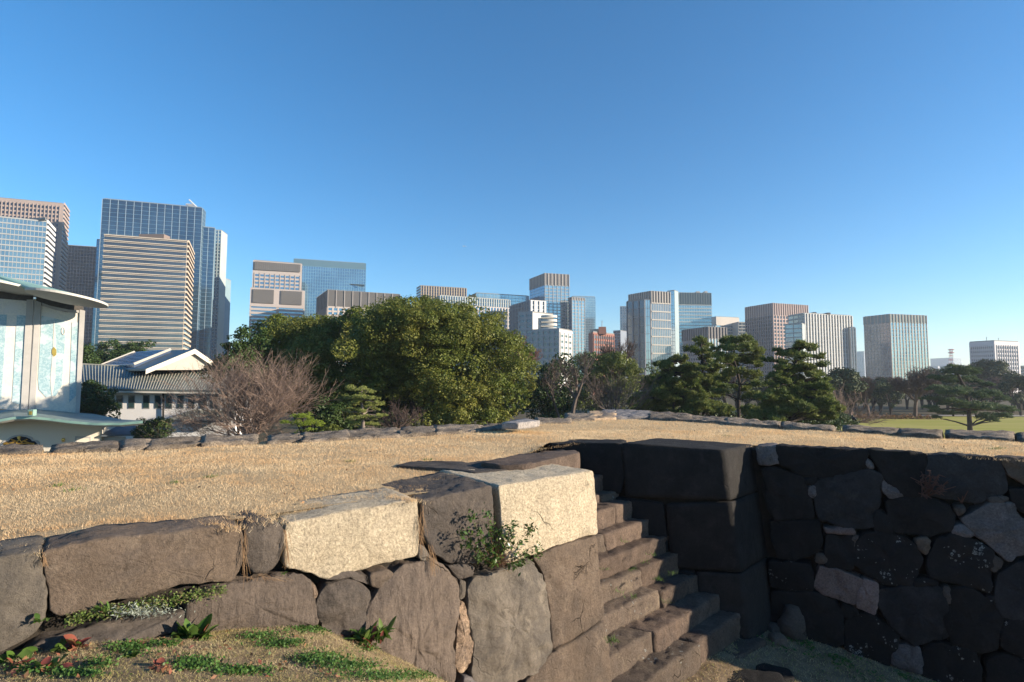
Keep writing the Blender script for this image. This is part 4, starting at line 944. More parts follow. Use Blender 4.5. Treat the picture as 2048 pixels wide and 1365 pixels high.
bare('wide leafless shrub of fine purplish twigs in front of the tiled building', 48, (498, 882), 140, .42, twig_p, 5, .05, 'bare_shrub', kids=2, seed=4, stems=46, first=.34, minr=.0085, wob=.09, up=.12, cat='bare shrub')
bare('gnarled leafless tree with pale limbs between the camphor and the yellow green tree', 60, (1142, 842), 150, .5, twig_g, 5, .27, kids=2, seed=12, first=.3, minr=.014, up=.3, lean=.15)
bare('second leafless tree leaning left behind the gnarled one', 66, (1120, 842), 130, .5, twig_g, 5, .2, kids=2, seed=21, first=.3, minr=.013, up=.3, lean=-.5)
bare('fine brown leafless bush right of the gnarled tree', 64, (1225, 842), 90, .4, twig_g, 4, .06, 'bare_shrub', kids=2, seed=22, stems=20, first=.36, minr=.012, cat='bare shrub')
bare('low tangle of brown twigs at the foot of the camphor, right of the trained pine', 52, (795, 862), 52, .5, twig_b, 4, .04, 'bare_shrub', kids=2, seed=23, stems=16, first=.36, minr=.01, cat='bare shrub')
bare('brown leafless tree in front of the brick tower', 120, (1225, 800), 125, .4, twig_b, 5, .3, kids=3, seed=24, first=.3, minr=.03)
bare('reddish leafless tree beside the white slatted block', 150, (1030, 800), 130, .4, simple('red_twig', (.2, .09, .06)), 5, .3, kids=3, seed=25, first=.3, minr=.035)
bare('leafless tree low behind the pines with a thin grey crown', 90, (1540, 845), 80, .5, twig_g, 5, .2, kids=3, seed=26, first=.3, minr=.02)
bare('pale twiggy shrub at the left end of the lawn', 100, (1690, 848), 62, .5, twig_p, 4, .1, 'bare_shrub', kids=2, seed=27, stems=18, first=.36, minr=.02, cat='bare shrub')
bare('leafless tree on the far side of the lawn, left of two', 165, (1738, 832), 78, .45, twig_b, 6, .5, kids=3, seed=31, first=.32, minr=.035, up=.15)
bare('leafless tree with a pale trunk on the far side of the lawn', 165, (1830, 832), 84, .42, twig_b, 6, .55, kids=3, seed=33, first=.34, minr=.035, up=.2)

# wood at the back of the lawn: single crowns, several shapes copied
def proto_far(kind, seed):
    rr = np.random.default_rng(seed); blobs = []
    for _ in range(16):
        d = rr.normal(size=3); d /= np.linalg.norm(d); d[2] = abs(d[2]) if rr.random() < .8 else d[2]
        blobs.append((np.array([0, 0, 7.5])+d*np.array([3.6, 3.6, 3.4]), rr.uniform(1.3, 2.2)))
    C, N = crown_points(blobs, 22, .6); return C, N
far_e = leaf_mat('far_evergreen', [(.03, .05, .018), (.045, .065, .02), (.06, .075, .025)], .1, .7)
far_b = leaf_mat('far_bare_crown', [(.1, .07, .055), (.13, .09, .07), (.08, .055, .045)], .1, .9)
protos = []
for i, (m, sz) in enumerate(((far_e, .32), (far_b, .26), (far_b, .26), (far_e, .32))):
    C, N = proto_far(i, 40+i); V, Fc = leaf_quads(C, sz, .2, N) if m is far_e else leaf_quads(C, .6, .2, None, asp=.12)
    me_t = MB()
    for k in range(7):
        q = C[rng.integers(len(C))]; me_t.tube((0, 0, 0), (q[0]*.15, q[1]*.15, 3.5), .35, .22, 5, False); me_t.tube((q[0]*.15, q[1]*.15, 3.5), q, .2, .05, 4, False)
    o1 = mk('crown', V, Fc, m); o2 = me_t.build('trunk', bark); protos.append((o1.data, o2.data)); bpy.data.objects.remove(o1); bpy.data.objects.remove(o2)
def far_tree(i, px, D, sc, label, group):
    p = at(px, 800, D); p[2] = GZ; t = thing('tree', label, 'tree', tuple(p), group); t.rotation_euler.z = random.uniform(0, 6.28); t.scale = (sc[0], sc[0], sc[1])
    for nme, d in zip(('crown', 'trunk'), protos[i]):
        o = bpy.data.objects.new(nme, d); COL.objects.link(o); o.parent = t
    return t
lbE, lbB = 'dark evergreen tree in the wood behind the lawn', 'brown leafless tree in the wood behind the lawn'
rr = random.Random(5)
for k in range(30):
    px = 1290+k*26+rr.uniform(-8, 8); i = rr.choice([0, 3, 1, 2, 1, 2]) if px > 1690 else rr.choice([0, 3, 1])
    e = i in (0, 3); far_tree(i, px, 205+rr.uniform(-12, 25), (rr.uniform(1.0, 1.4), rr.uniform(1.0, 1.22)), lbE if e else lbB, 'evergreens behind the lawn' if e else 'bare trees behind the lawn')
for px, D, i, s_ in ((1685, 165, 0, 1.3), (1702, 172, 3, 1.25), (1870, 240, 3, 1.5), (1985, 235, 0, 1.75), (1960, 240, 3, 1.65), (2040, 190, 0, 1.15), (1745, 190, 3, 1.0), (1780, 185, 0, .85), (1905, 185, 0, 1.0), (1950, 185, 0, .9)):
    far_tree(i, px, D, (s_, s_), lbE, 'evergreens behind the lawn')
hd = MB(); hp = [at(x, 800, 176) for x in range(1690, 2101, 8)]
hed, nrm = [], []
for px in np.arange(1690, 1872, .25):
    p = at(px, 800, 172); hed.append((p[0]+random.gauss(0, .2), p[1]+random.gauss(0, .8), GZ+abs(random.gauss(.5, .35))))
V, Fc = leaf_quads(np.repeat(np.array(hed), 3, 0)+rng.normal(0, .2, (len(hed)*3, 3)), .25, .4)
tag(mk('hedge', V, Fc, leaf_mat('brown_hedge_leaf', [(.2, .1, .04), (.26, .13, .05), (.14, .09, .04)], .15, .7)), 'low clipped russet hedge along the far edge of the lawn', 'hedge')
V = [on_z(x, y, GZ+.02) for x, y in ((1838, 832), (2060, 833), (2060, 830.5), (1838, 830.5))]
tag(mk('path', V, [[0, 1, 2, 3]], simple('gravel_path', (.4, .36, .3))), kind='structure')
# a crow on the coping
cr = on_z(1708, 854, -H); crow = thing('bird', 'small black bird standing on the far coping at the right', 'bird', tuple(cr+Z*.1))
mb = MB(); q = cr+Z*.28
ellipsoid(mb, q, .05, .09, .05, 10, 8); ellipsoid(mb, q+np.array([0, .07, .07]), .033, .035, .033, 8, 6)
mb.tube(q+np.array([0, .1, .07]), q+np.array([0, .15, .06]), .012, .003, 5); mb.tube(q+np.array([0, -.06, -.01]), q+np.array([0, -.17, -.05]), .03, .018, 5)
for sx in (-.02, .02): mb.tube(q+np.array([sx, 0, -.04]), q+np.array([sx, 0, -.12]), .005, .005, 4)
mb.build('body', simple('feather', (.02, .02, .022), rough=.5), crow, True)

# ================================================================== buildings
white_p = simple('white_render', (.56, .52, .45), (.5, .47, .41), .3, .8)
cream = simple('cream_wall', (.66, .6, .49), (.6, .55, .46), .2, .8)
conc = simple('grey_concrete', (.4, .38, .36), (.34, .33, .31), .6, .85)
copper = simple('copper_green', (.28, .44, .36), (.22, .36, .3), .4, .6)
copper_d = simple('dull_copper', (.2, .26, .24), (.15, .19, .18), .5, .6)
black_m = simple('black_recess', (.015, .015, .015))
louv = simple('louvre_brown', (.09, .08, .07), (.06, .055, .05), 3)
gold = simple('gold', (.75, .5, .12), rough=.35, metallic=.8)
# ---- pale hall at the left
WH = Wall(at(-100, 780, 62.5), at(300, 780, 73), 0); WH2 = Wall(at(-100, 870, 57), at(300, 870, 63), 0)
hall = thing('music_hall', 'pale hall with a green copper petal roof and mosaic panels at the left edge', 'building', tuple(WH.P(60, 860)))
def wpoly(wall, pts, th, w, name, mat, parent, label=None):
    P = [wall.P(x, y, w-th) for x, y in pts]; return MB().poly_extrude(P, wall.n*th).build(name, mat, parent, False, label)
mos_c, nt, b = newmat('cream_mosaic'); tc = nt.nodes.new('ShaderNodeTexCoord').outputs['Object']
def mosaic(name, c1, c2, c3):
    m, nt, b = newmat(name); tc = nt.nodes.new('ShaderNodeTexCoord').outputs['Object']
    v = nd(nt, 'ShaderNodeTexVoronoi', Scale=7.0); nt.links.new(tc, v.inputs['Vector']); sp = nt.nodes.new('ShaderNodeSeparateColor'); nt.links.new(v.outputs['Color'], sp.inputs[0])
    a = mixc(nt, ramp(nt, sp.outputs[0], .3, .7), c1, c2); a = mixc(nt, ramp(nt, noise_n(nt, tc, .8, 4), .5, .62), a, c3)
    nt.links.new(a, b.inputs['Base Color']); b.inputs['Roughness'].default_value = .5; return m
mos_c = mosaic('cream_mosaic', (.6, .56, .48), (.52, .5, .45), (.55, .53, .5)); mos_b = mosaic('blue_mosaic', (.22, .34, .38), (.32, .43, .46), (.46, .52, .53))
wpoly(WH, [(-90, 590), (62, 603), (60, 822), (-90, 812)], .3, 0, 'mosaic_panel', mos_c, hall)
wpoly(WH, [(-40, 628), (14, 630), (3, 800), (-60, 795)], .06, .06, 'blue_field', mos_b, hall)
wpoly(WH, [(34, 630), (52, 632), (48, 812), (24, 805)], .06, .06, 'blue_field', mos_b, hall)
wpoly(WH, [(82, 611), (110, 620), (135, 625), (160, 622), (152, 826), (66, 818)], .3, 0, 'mosaic_panel', mos_c, hall)
wpoly(WH, [(83, 632), (108, 637), (132, 643), (130, 690), (124, 770), (112, 792), (92, 795), (78, 780), (76, 760), (80, 690)], .06, .06, 'blue_field', mos_b, hall)
wpoly(WH, [(144, 645), (158, 646), (154, 790), (138, 806), (142, 700)], .06, .06, 'blue_field', mos_b, hall)
wpoly(WH, [(108, 643), (109.5, 643), (112, 700), (110, 760), (104, 795), (101, 760), (106, 700)], .05, .1, 'pale_column', mos_c, hall)
wpoly(WH, [(104, 700), (108, 694), (113, 700), (113, 710), (108, 714), (104, 708)], .05, .13, 'rosette', gold, hall)
rg = MB()
for i in range(16):
    a0, a1 = 2*math.pi*i/16, 2*math.pi*(i+1)/16; rg.tube(WH.P(127+3.2*math.cos(a0), 663+7*math.sin(a0), .1), WH.P(127+3.2*math.cos(a1), 663+7*math.sin(a1), .1), .05, .05, 4)
rg.build('ring', mos_c, hall)
for pts in ([(54, 600), (68, 600), (56, 824), (42, 820)], [(72, 602), (83, 606), (70, 820), (58, 818)], [(160, 620), (170, 622), (159, 830), (151, 828)]):
    wpoly(WH, pts, .5, .22, 'pillar', conc, hall)
wpoly(WH, [(67, 598), (72, 598), (60, 822), (56, 822)], .3, .02, 'downpipe', simple('white_pipe', (.7, .68, .64)), hall)
wpoly(WH, [(-90, 555), (66, 585), (66, 606), (-90, 592)], .2, -.1, 'louvre_band', louv, hall)
wpoly(WH, [(72, 583), (165, 603), (168, 626), (140, 626), (84, 612), (72, 606)], .2, -.1, 'louvre_band', louv, hall)
wpoly(WH, [(84, 606), (100, 612), (138, 620), (168, 622), (168, 627), (138, 625), (100, 617), (84, 611)], .3, .15, 'beam', conc, hall)
# roof petals: shallow discs with a white rim, joined by the copper roof that rises behind them
apex = at(-150, 512, 78)
roof = MB()
for px, py, rpx in ((136, 599.5, 66), (4, 576, 71), (-140, 545, 80)):
    c = at(px, py, 64); r = rpx*64/F; n = 48; tilt = np.array([0, 0, -.10])
    ring = lambda k, dz: [c+np.array([r*k*math.cos(2*math.pi*i/n), r*k*math.sin(2*math.pi*i/n), dz-.10*r*k*math.cos(2*math.pi*i/n)-.12*r*k*math.sin(2*math.pi*i/n)]) for i in range(n)]
    mb = MB(); A = ring(.4, -.35); B_ = ring(1, 0); D_ = ring(1, .26); mb.add(A+B_+D_, [list(range(n))[::-1]]+[[i, (i+1) % n, n+(i+1) % n, n+i] for i in range(n)]+[[n+i, n+(i+1) % n, 2*n+(i+1) % n, 2*n+i] for i in range(n)])
    pt = mb.build('petal', simple('petal_white', (.5, .48, .43), (.45, .43, .39), .5, .7) if 'petal_white' not in bpy.data.materials else bpy.data.materials['petal_white'], hall, False)
    T_ = ring(.985, .27); T2 = ring(.985, .262); cen = [c*.45+apex*.55+Z*.3]
    mb = MB(); mb.add(T2+cen, [[i, (i+1) % n, n] for i in range(n)]); mb.build('copper_roof', copper, pt)
# lower canopy slab
zs = []
front = [(-90, 848), (-40, 843), (0, 839), (28, 834), (60, 833), (95, 836), (140, 842), (190, 846), (240, 846), (286, 842)]
Dk = 56; Fp = [at(x, y, Dk+.006*x) for x, y in front]; Bp = [at(x, 800, 69) for x, _ in front]
for f_, b_ in zip(Fp, Bp): b_[2] = f_[2]+.12
Bp[-1] = Fp[-1]+np.array([-.5, .5, 0]); Bp[-2] = at(245, 800, 62); Bp[-2][2] = Fp[-2][2]
n = len(Fp); mb = MB(); mb.add(Fp+Bp, [[i, i+1, n+i+1, n+i] for i in range(n-1)]); cnp = mb.build('canopy', copper_d, hall)
mb = MB(); mb.add(Fp+[p-Z*.26 for p in Fp], [[i+1, i, n+i, n+i+1] for i in range(n-1)]); mb.build('canopy_rim', copper, cnp)
mb = MB(); V = [p-Z*.26 for p in Fp]+[p-Z*.42+np.array([0, .25, 0]) for p in Fp]+[p-Z*.42 for p in Bp]; mb.add(V, [[i+1, i, n+i, n+i+1] for i in range(n-1)]+[[n+i+1, n+i, 2*n+i, 2*n+i+1] for i in range(n-1)]); mb.build('soffit', white_p, cnp)
mb = MB(); mb.box(at(55, 832, 55.9), [.55, 0, 0], [0, .4, 0], [0, 0, .62]); mb.build('roof_ornament', copper, hall)
mb = MB(); mb.box(at(57.5, 830, 55.86), [.28, 0, 0], [0, .1, 0], [0, 0, .35]); mb.build('ornament_gold', gold, hall)
pw = [(-90, 850), (0, 845), (30, 841), (60, 840), (100, 843), (150, 849), (203, 851), (201, 980), (-90, 980)]
P = [WH2.P(x, y, 0) for x, y in pw]; MB().poly_extrude(P, -WH2.n*7).build('lower_wall', cream, hall)
arch = lambda k, ox=0: [(42+k*dx, 889+k*dy) for dx, dy in ((-39, 6), (-38, -3), (-33, -8), (-27, -9), (-22, -14), (-12, -18), (0, -19.5), (12, -18), (22, -14), (26, -9), (33, -8), (38, -3), (39, 8), (38, 30), (-38, 30))]
fr = wpoly(WH2, arch(1.0), .12, .1, 'ornate_window', conc, hall); wpoly(WH2, [(x, y+1) for x, y in arch(.87)], .06, .13, 'window_dark', black_m, fr)
mb = MB()
for (x0, y0, x1, y1) in ((8, 888, 30, 886), (14, 889, 34, 882), (24, 879, 38, 884), (44, 884, 56, 879), (48, 882, 66, 888), (34, 886, 40, 879), (40, 879, 46, 886), (34, 887, 70, 887), (37, 873, 38, 878), (42, 873, 41, 878), (39.5, 872, 39.5, 879), (10, 886, 16, 886), (62, 886, 70, 889)):
    mb.tube(WH2.P(x0, y0, .17), WH2.P(x1, y1, .17), .07, .06, 5)
mb.build('gold_ornament', gold, fr)
fr = wpoly(WH2, [(151, 873), (182, 874), (182, 900), (151, 900)], .12, .1, 'small_window', conc, hall); wpoly(WH2, [(154, 876), (179, 877), (179, 900), (154, 900)], .06, .13, 'blind', cream, fr)
mb = MB(); ellipsoid(mb, WH2.P(127, 880, .08), .2, .12, .2, 10, 8); mb.build('rosette', gold, hall)

# ---- tiled building
WJ = Wall(at(100, 780, 82), at(460, 780, 85), 0)
jb = thing('tiled_building', 'white walled building with ribbed copper tile roof and a gable, behind the hall', 'building', tuple(WJ.P(300, 860)))
zj = WJ.P(300, 790)[2]
def plane_poly(P, th): return P
jwall = wpoly(WJ, [(213, 777), (470, 777), (470, 900), (213, 900)], 8, 0, 'wall', simple('white_plaster', (.72, .7, .68), (.68, .66, .64), .5), jb)
roofm, nt, b = newmat('copper_tile'); tc = nt.nodes.new('ShaderNodeTexCoord').outputs['Object']
nt.links.new(mixc(nt, ramp(nt, noise_n(nt, tc, 1.5, 4), .35, .65), (.1, .14, .145), (.15, .18, .17)), b.inputs['Base Color']); b.inputs['Roughness'].default_value = .5
ridge_m = simple('brown_ridge', (.3, .29, .24), (.22, .22, .19), 1)
def roof_plane(e0, e1, r0, r1, th, name, nr, parent, ribm=ridge_m):
    e0, e1, r0, r1 = map(np.array, (e0, e1, r0, r1)); nn = np.cross(e1-e0, r0-e0); nn /= np.linalg.norm(nn); nn = nn if nn[2] > 0 else -nn
    o = MB().hexa([e0-nn*th, e1-nn*th, r1-nn*th, r0-nn*th, e0, e1, r1, r0]).build(name, roofm, parent); mb = MB()
    for i in range(nr+1):
        t = i/nr; a_ = e0*(1-t)+e1*t; b_ = r0*(1-t)+r1*t; mb.tube(a_+nn*.02, b_+nn*.02, .075, .075, 4)
    mb.build('ribs', ribm, o); return o
E0, E1 = WJ.P(150, 776, 2.0), WJ.P(470, 781, 2.0); R0 = at(120, 727, 92); R1 = at(500, 745, 96)
lowroof = roof_plane(E0, E1, R0, R1, .25, 'lower_roof', 62, jb)
mb = MB(); mb.tube(R0, R1, .2, .2, 6); mb.build('ridge', ridge_m, lowroof)
mb = MB(); mb.hexa([E0-Z*.55, E1-Z*.55, E1-Z*.55+WJ.n*-1.6, E0-Z*.55-WJ.n*1.6, E0-Z*.3, E1-Z*.3, E1-Z*.3-WJ.n*1.6, E0-Z*.3-WJ.n*1.6]); mb.build('eaves', white_p, jb)
# upper gabled roof
GA, GL, GR = at(387, 702.5, 90), at(292, 742, 86), at(443, 741, 95)
bk_ = np.array(at(272, 697, 104))-np.array(at(387, 702, 89)); bk_ = (at(275, 698, 105)-GA); bk_[2] = 0
BA, BL, BR = GA+bk_, GL+bk_, GR+bk_
gb = MB().poly_extrude([GL+Z*.1, GR+Z*.1, GA-Z*.25], bk_*.9).build('gable', white_p, jb)
d1 = (GL-GA); d2 = (GR-GA)
for e, nme in ((d1, 'upper_roof'), (d2, 'upper_roof')):
    o_ = (GA+e)*1.0; f_ = -bk_/np.linalg.norm(bk_)*.42; MB().hexa([o_+f_, GA+f_, GA+bk_, o_+bk_, o_+f_+Z*.3, GA+f_+Z*.3, GA+bk_+Z*.3, o_+bk_+Z*.3]).build(nme, roofm, jb)
mb = MB()
for e in (d1, d2): 
    o_ = GA+e*1.03; f_ = -bk_/np.linalg.norm(bk_)*.45; g_ = f_*1.15; mb.hexa([o_+g_-Z*.45, GA+g_-Z*.45, GA+f_-Z*.45, o_+f_-Z*.45, o_+g_+Z*.34, GA+g_+Z*.34, GA+f_+Z*.34, o_+f_+Z*.34])
mb.build('bargeboard', cream, jb)
wf = -bk_/np.linalg.norm(bk_); WG = Wall(GL, GR, 0)
for x in (374, 385):
    P = [WG.P(a_, b_, .12) for a_, b_ in ((x, 720), (x+6, 720.5), (x+6, 733), (x, 733))]; MB().poly_extrude(P, -WG.n*.2).build('vent', louv, jb)
# glazed roof light on the left slope
sl = lambda t, s_: GA+d1*t+bk_*s_+Z*.6
q = [sl(.92, .28), sl(.92, .95), sl(.12, .95), sl(.12, .28)]
rl = MB().hexa([p-Z*.3 for p in q]+[p+Z*.25 for p in q]).build('roof_light', simple('solar_glass', (.12, .16, .25), (.08, .11, .18), .5, .25, .5), jb)
MB().tube(q[0]+Z*.3, q[3]+Z*.3, .22, .22, 6).build('side_frame', white_p, rl); MB().tube(q[1]+Z*.3, q[2]+Z*.3, .22, .22, 6).build('side_frame', white_p, rl)
mb = MB()
for i in range(1, 9): mb.tube(q[0]*(1-i/9)+q[3]*i/9+Z*.27, q[1]*(1-i/9)+q[2]*i/9+Z*.27, .04, .04, 4)
mb.build('bars', louv, rl)
wglass = simple('dark_window_glass', (.03, .06, .06), rough=.15, spec=.6)
for x0 in (233.5, 257.5, 287, 310.5, 332.5, 355.5, 377, 400, 423):
    wd_ = 11.5; f_ = wpoly(WJ, [(x0-1, 790.5), (x0+wd_+1, 790.8), (x0+wd_+1, 818), (x0-1, 818)], .15, .06, 'window', simple('sill_grey', (.3, .29, .28)) if 'sill_grey' not in bpy.data.materials else bpy.data.materials['sill_grey'], jb)
    wpoly(WJ, [(x0+.4, 792), (x0+wd_-.4, 792.3), (x0+wd_-.4, 816), (x0+.4, 816)], .05, .1, 'pane', wglass, f_)
    wpoly(WJ, [(x0, 800), (x0+wd_, 800), (x0+wd_, 801), (x0, 801)], .04, .14, 'bar', black_m, f_)
mb = MB(); mb.tube(WJ.P(328.5, 784, .25), WJ.P(328, 840, .25), .13, .13, 6); mb.build('downpipe', black_m, jb)
Pp = [(345, 838), (400, 816), (470, 822), (470, 836)]
roof_plane(WJ.P(345, 838, 2.2), WJ.P(470, 842, 2.2), WJ.P(390, 820, .1), WJ.P(470, 822, .1), .2, 'porch_roof', 24, jb)
an = thing('low_annexe', 'low annexe with a flat grey roof beside the pale hall', 'building', tuple(at(240, 870, 64)))
q = [at(203, 871, 61), at(283, 869, 62), at(270, 856, 68), at(203, 855, 66)]; q[2][2] = q[1][2]+.5; q[3][2] = q[0][2]+.7
MB().hexa([p-Z*.15 for p in q]+q).build('roof', simple('slate_blue', (.13, .15, .18), (.1, .12, .14)), an)
MB().hexa([at(203, 874, 62)-Z*4, at(252, 874, 62)-Z*4, at(252, 874, 66)-Z*4, at(203, 874, 66)-Z*4, at(203, 872, 62)-Z*.1, at(252, 872, 62)-Z*.1, at(252, 872, 66)-Z*.1, at(203, 872, 66)-Z*.1]).build('wall', conc, an)

# ---- city towers
def face_geo(A, B_, top):
    A = np.array(A); B_ = np.array(B_); d = B_-A; d[2] = 0; L = np.linalg.norm(d); d /= L; n = np.array([d[1], -d[0], 0]); n = -n if np.dot(n, A) > 0 else n; return A, d, n, L
BASE = GZ-3
def fbox(mb, g, u0, u1, z0, z1, w0, w1):
    A, d, n, L = g; p = A+d*u0+n*w0; p = np.array([p[0], p[1], z0]); mb.box(p, d*(u1-u0), n*(w1-w0), Z*(z1-z0))
GL_ = {}
def glass(key):
    if key not in GL_:
        c = {'teal': ((.32, .46, .5), (.2, .32, .38)), 'blue': ((.075, .16, .23), (.04, .1, .16)), 'sky': ((.19, .34, .44), (.12, .24, .34)), 'dark': ((.05, .07, .1), (.03, .045, .07)), 'grey': ((.26, .31, .34), (.17, .21, .24)), 'pale': ((.5, .6, .62), (.36, .46, .5)), 'slate': ((.15, .18, .2), (.09, .11, .13)), 'smoke': ((.1, .12, .14), (.06, .075, .09))}[key]
        GL_[key] = glass_mat('glass_'+key, c[0], c[1], 3.0)
    return GL_[key]
WM = {}; PLN = {}
def wm(c, r=.8, me=0):
    c = tuple(x*.78 for x in c); k = (c, r, me)
    if k not in WM: WM[k] = simple('facade', c, tuple(x*.9 for x in c), .05, r, me)
    return WM[k]
def tower(label, D, Lp, Cp, Rp, wall, gl, faces, name='tower', fh=4.0, group=None, crown=0, crown_c=None, crown_fin=None, z0=BASE, cat='tower', depth=None, roofbox=None):
    """Lp, Cp, Rp: roof corners in the picture (left, nearest, right); faces: dict of style for 'L' and 'R'"""
    C = at(Cp[0], Cp[1], D); zt = C[2]; P = {}
    for k, p in (('L', Lp), ('R', Rp)):
        if p is None: P[k] = None; continue
        r = ray(p[0], p[1]); q = r*(zt/r[2]) if len(p) == 2 else r*p[2]
        q[2] = zt
        if Rp is None or Lp is None:
            h_ = np.array([C[0], C[1], 0]); h_ /= np.linalg.norm(h_); v = q-C; v[2] = 0; dpt = np.dot(v, h_); lat = v-h_*dpt; ll = np.linalg.norm(lat); dpt = max(-.45*ll, min(.45*ll, dpt)); s__ = r[:2]/np.linalg.norm(r[:2])
            dist = np.linalg.norm(C[:2])+dpt; q = np.array([s__[0], s__[1], 0])*dist/max(.5, np.dot(s__, h_[:2])); q[2] = zt
        P[k] = q
    dp = depth or 30
    if P['L'] is None: v = P['R']-C; v[2] = 0; v /= np.linalg.norm(v); nn = np.array([-v[1], v[0], 0]); nn = nn if np.dot(nn, C) > 0 else -nn; P['L'] = C+nn*dp
    if P['R'] is None: v = P['L']-C; v[2] = 0; v /= np.linalg.norm(v); nn = np.array([-v[1], v[0], 0]); nn = nn if np.dot(nn, C) > 0 else -nn; P['R'] = C+nn*dp
    for k in 'LR':   # keep sides sensible in length
        v = P[k]-C; l = np.linalg.norm(v)
        if l > 130: P[k] = C+v*130/l
    Q = P['L']+P['R']-C
    t = thing(name, label, cat, (C[0], C[1], z0), group)
    base = [np.array([p[0], p[1], z0]) for p in (P['L'], C, P['R'], Q)]; tp = [np.array([p[0], p[1], zt]) for p in (P['L'], C, P['R'], Q)]
    MB().hexa(base+tp).build('body', wm(wall), t)
    PLN[t.name] = (P['L'], C, P['R'])
    for k in 'LR':
        st_ = faces.get(k); 
        if not st_: continue
        g = face_geo(P[k], C, zt) if k == 'L' else face_geo(C, P[k], zt); L = g[3]; zc = zt-crown
        nf = max(1, int((zc-max(z0, GZ))/fh)); kind = st_[0]; o = st_[1] if len(st_) > 1 else {}
        gm = glass(o.get('g', gl)); wc = wm(o.get('c', wall)); nfv = min(nf, o.get('nf', 60)); zb = zc-nfv*fh
        if kind in ('glass', 'fins', 'grid', 'bands'):
            mb = MB(); fbox(mb, g, .3, L-.3, zb, zc-.3, .0, .25); mb.build('glass_facade', gm, t)
        if kind in ('bands', 'grid', 'glass'):
            mb = MB(); bh = o.get('bh', {'bands': 1.6, 'grid': .9, 'glass': .35}[kind])
            for i in range(nfv+1): fbox(mb, g, -.1, L+.1, zc-i*fh-bh/2, zc-i*fh+bh/2, .05, o.get('bo', {'bands': .9, 'grid': .5, 'glass': .32}[kind])+.002*i)
            mb.build('floor_bands', wm(o.get('bc', o.get('c', wall))), t)
            if o.get('double'):
                mb = MB()
                for i in range(nfv+1): fbox(mb, g, -.1, L+.1, zc-i*fh-bh/2-.95, zc-i*fh-bh/2-.6, .05, .7)
                mb.build('sun_shades', wm(o.get('c', wall)), t)
        if kind in ('fins', 'grid', 'glass', 'bands') and o.get('fw', 3.2):
            mb = MB(); sp = o.get('sp', {'fins': 3.2, 'grid': 4.0, 'glass': 3.0, 'bands': 7.0}[kind]); nb = max(2, round(L/sp)); fw = o.get('fw', {'fins': .8, 'grid': 1.0, 'glass': .25, 'bands': .8}[kind])
            fo_ = {'fins': 1.1, 'grid': .75, 'glass': .38, 'bands': .4}[kind]
            for i in range(nb+1): u = L*i/nb; fbox(mb, g, max(-.2, u-fw/2), min(L+.2, u+fw/2), zb, zc+.0, .06, fo_)
            mb.build('fins' if kind == 'fins' else 'mullions', wm(o.get('fc', o.get('c', wall))), t)
            if kind == 'fins':
                mb = MB()
                for i in range(nfv+1): fbox(mb, g, 0, L, zc-i*fh-.35, zc-i*fh+.35, .04, .42)
                mb.build('spandrels', wm(o.get('bc', o.get('c', wall))), t)
        if kind == 'punched':
            nb = o['nb']; nf2 = o.get('rows', nf); ww, wh = o.get('ww', .5), o.get('wh', .55); cnt = 0; m0 = o.get('m', .04)*L
            rest = MB()
            for j in range(nf2):
                for i in range(nb):
                    u = m0+(L-2*m0)*(i+.5)/nb; w2 = (L-2*m0)/nb*ww/2; z = zc-o.get('top', 2)-(j+.5)*fh; h2 = fh*wh/2; mb = MB() if cnt < 100 else rest
                    fbox(mb, g, u-w2, u+w2, z-h2, z+h2, .02, .12)
                    if cnt < 100: mb.build('window', gm, t)
                    cnt += 1
            if rest.V: tag(rest.build('windows', gm, t), kind='stuff')
            mb = MB()
            for i in range(nb+1): u = m0+(L-2*m0)*i/nb; fbox(mb, g, u-.25, u+.25, zc-o.get('top', 2)-nf2*fh, zc-o.get('top', 2)+.4, .03, .55)
            mb.build('piers', wc, t)
        if crown:
            cm = wm(crown_c or wall); mb = MB(); fbox(mb, g, -.1, L+.1, zc, zt+.4, .0, .3); mb.build('crown', cm, t)
            if crown_fin:
                mb = MB(); nb = max(2, round(L/crown_fin[0]))
                for i in range(nb+1): u = L*i/nb; fbox(mb, g, max(-.2, u-crown_fin[1]/2), min(L+.2, u+crown_fin[1]/2), zc-.3, zt+.6, .31, 1.0)
                mb.build('crown_fins', wm(crown_fin[2]), t)
    mb = MB(); i_ = [(p-(C+Q)/2)*.97+(C+Q)/2 for p in (P['L'], C, P['R'], Q)]
    mb.hexa([np.array([p[0], p[1], zt]) for p in i_]+[np.array([p[0], p[1], zt+.9]) for p in i_]); mb.build('roof', wm((.25, .25, .25)), t)
    for rb in (roofbox or []):
        x0, x1, y, hm, col, back = rb; a_ = at(x0, y, D+back); b_ = at(x1, y, D+back); mb = MB(); mb.box([a_[0], a_[1], zt+.2], [b_[0]-a_[0], b_[1]-a_[1], 0], [0, 8, 0], [0, 0, max(1.0, a_[2]-zt)]); mb.build('roof_plant', wm(col), t)
    return t
BG = (.62, .52, .42); BR_ = (.33, .22, .18); GY = (.33, .32, .32); LG = (.5, .49, .47); WH_ = (.78, .76, .72); TC = (.28, .38, .4)
tower('brown stone tower with small square windows, tallest at the left edge', 560, (-60, 391), (127.5, 408), (138, 424), (.4, .32, .285), 'grey', {'L': ('punched', dict(nb=22, rows=20, ww=.5, wh=.6, top=3, g='dark')), 'R': ('bands', dict(c=(.52, .4, .34), fw=0, bh=2.4))}, fh=4.4)
t = tower('teal glass block with white striped side and thin projecting roof, left edge', 400, (-60, 428), (94, 444), (109, 461), WH_, 'teal', {'L': ('bands', dict(c=(.4, .42, .43), bh=.9, bo=.5, fw=.25, sp=2.2)), 'R': ('bands', dict(c=(.85, .84, .82), bh=2.2, g='dark', fw=0))}, fh=4.0)
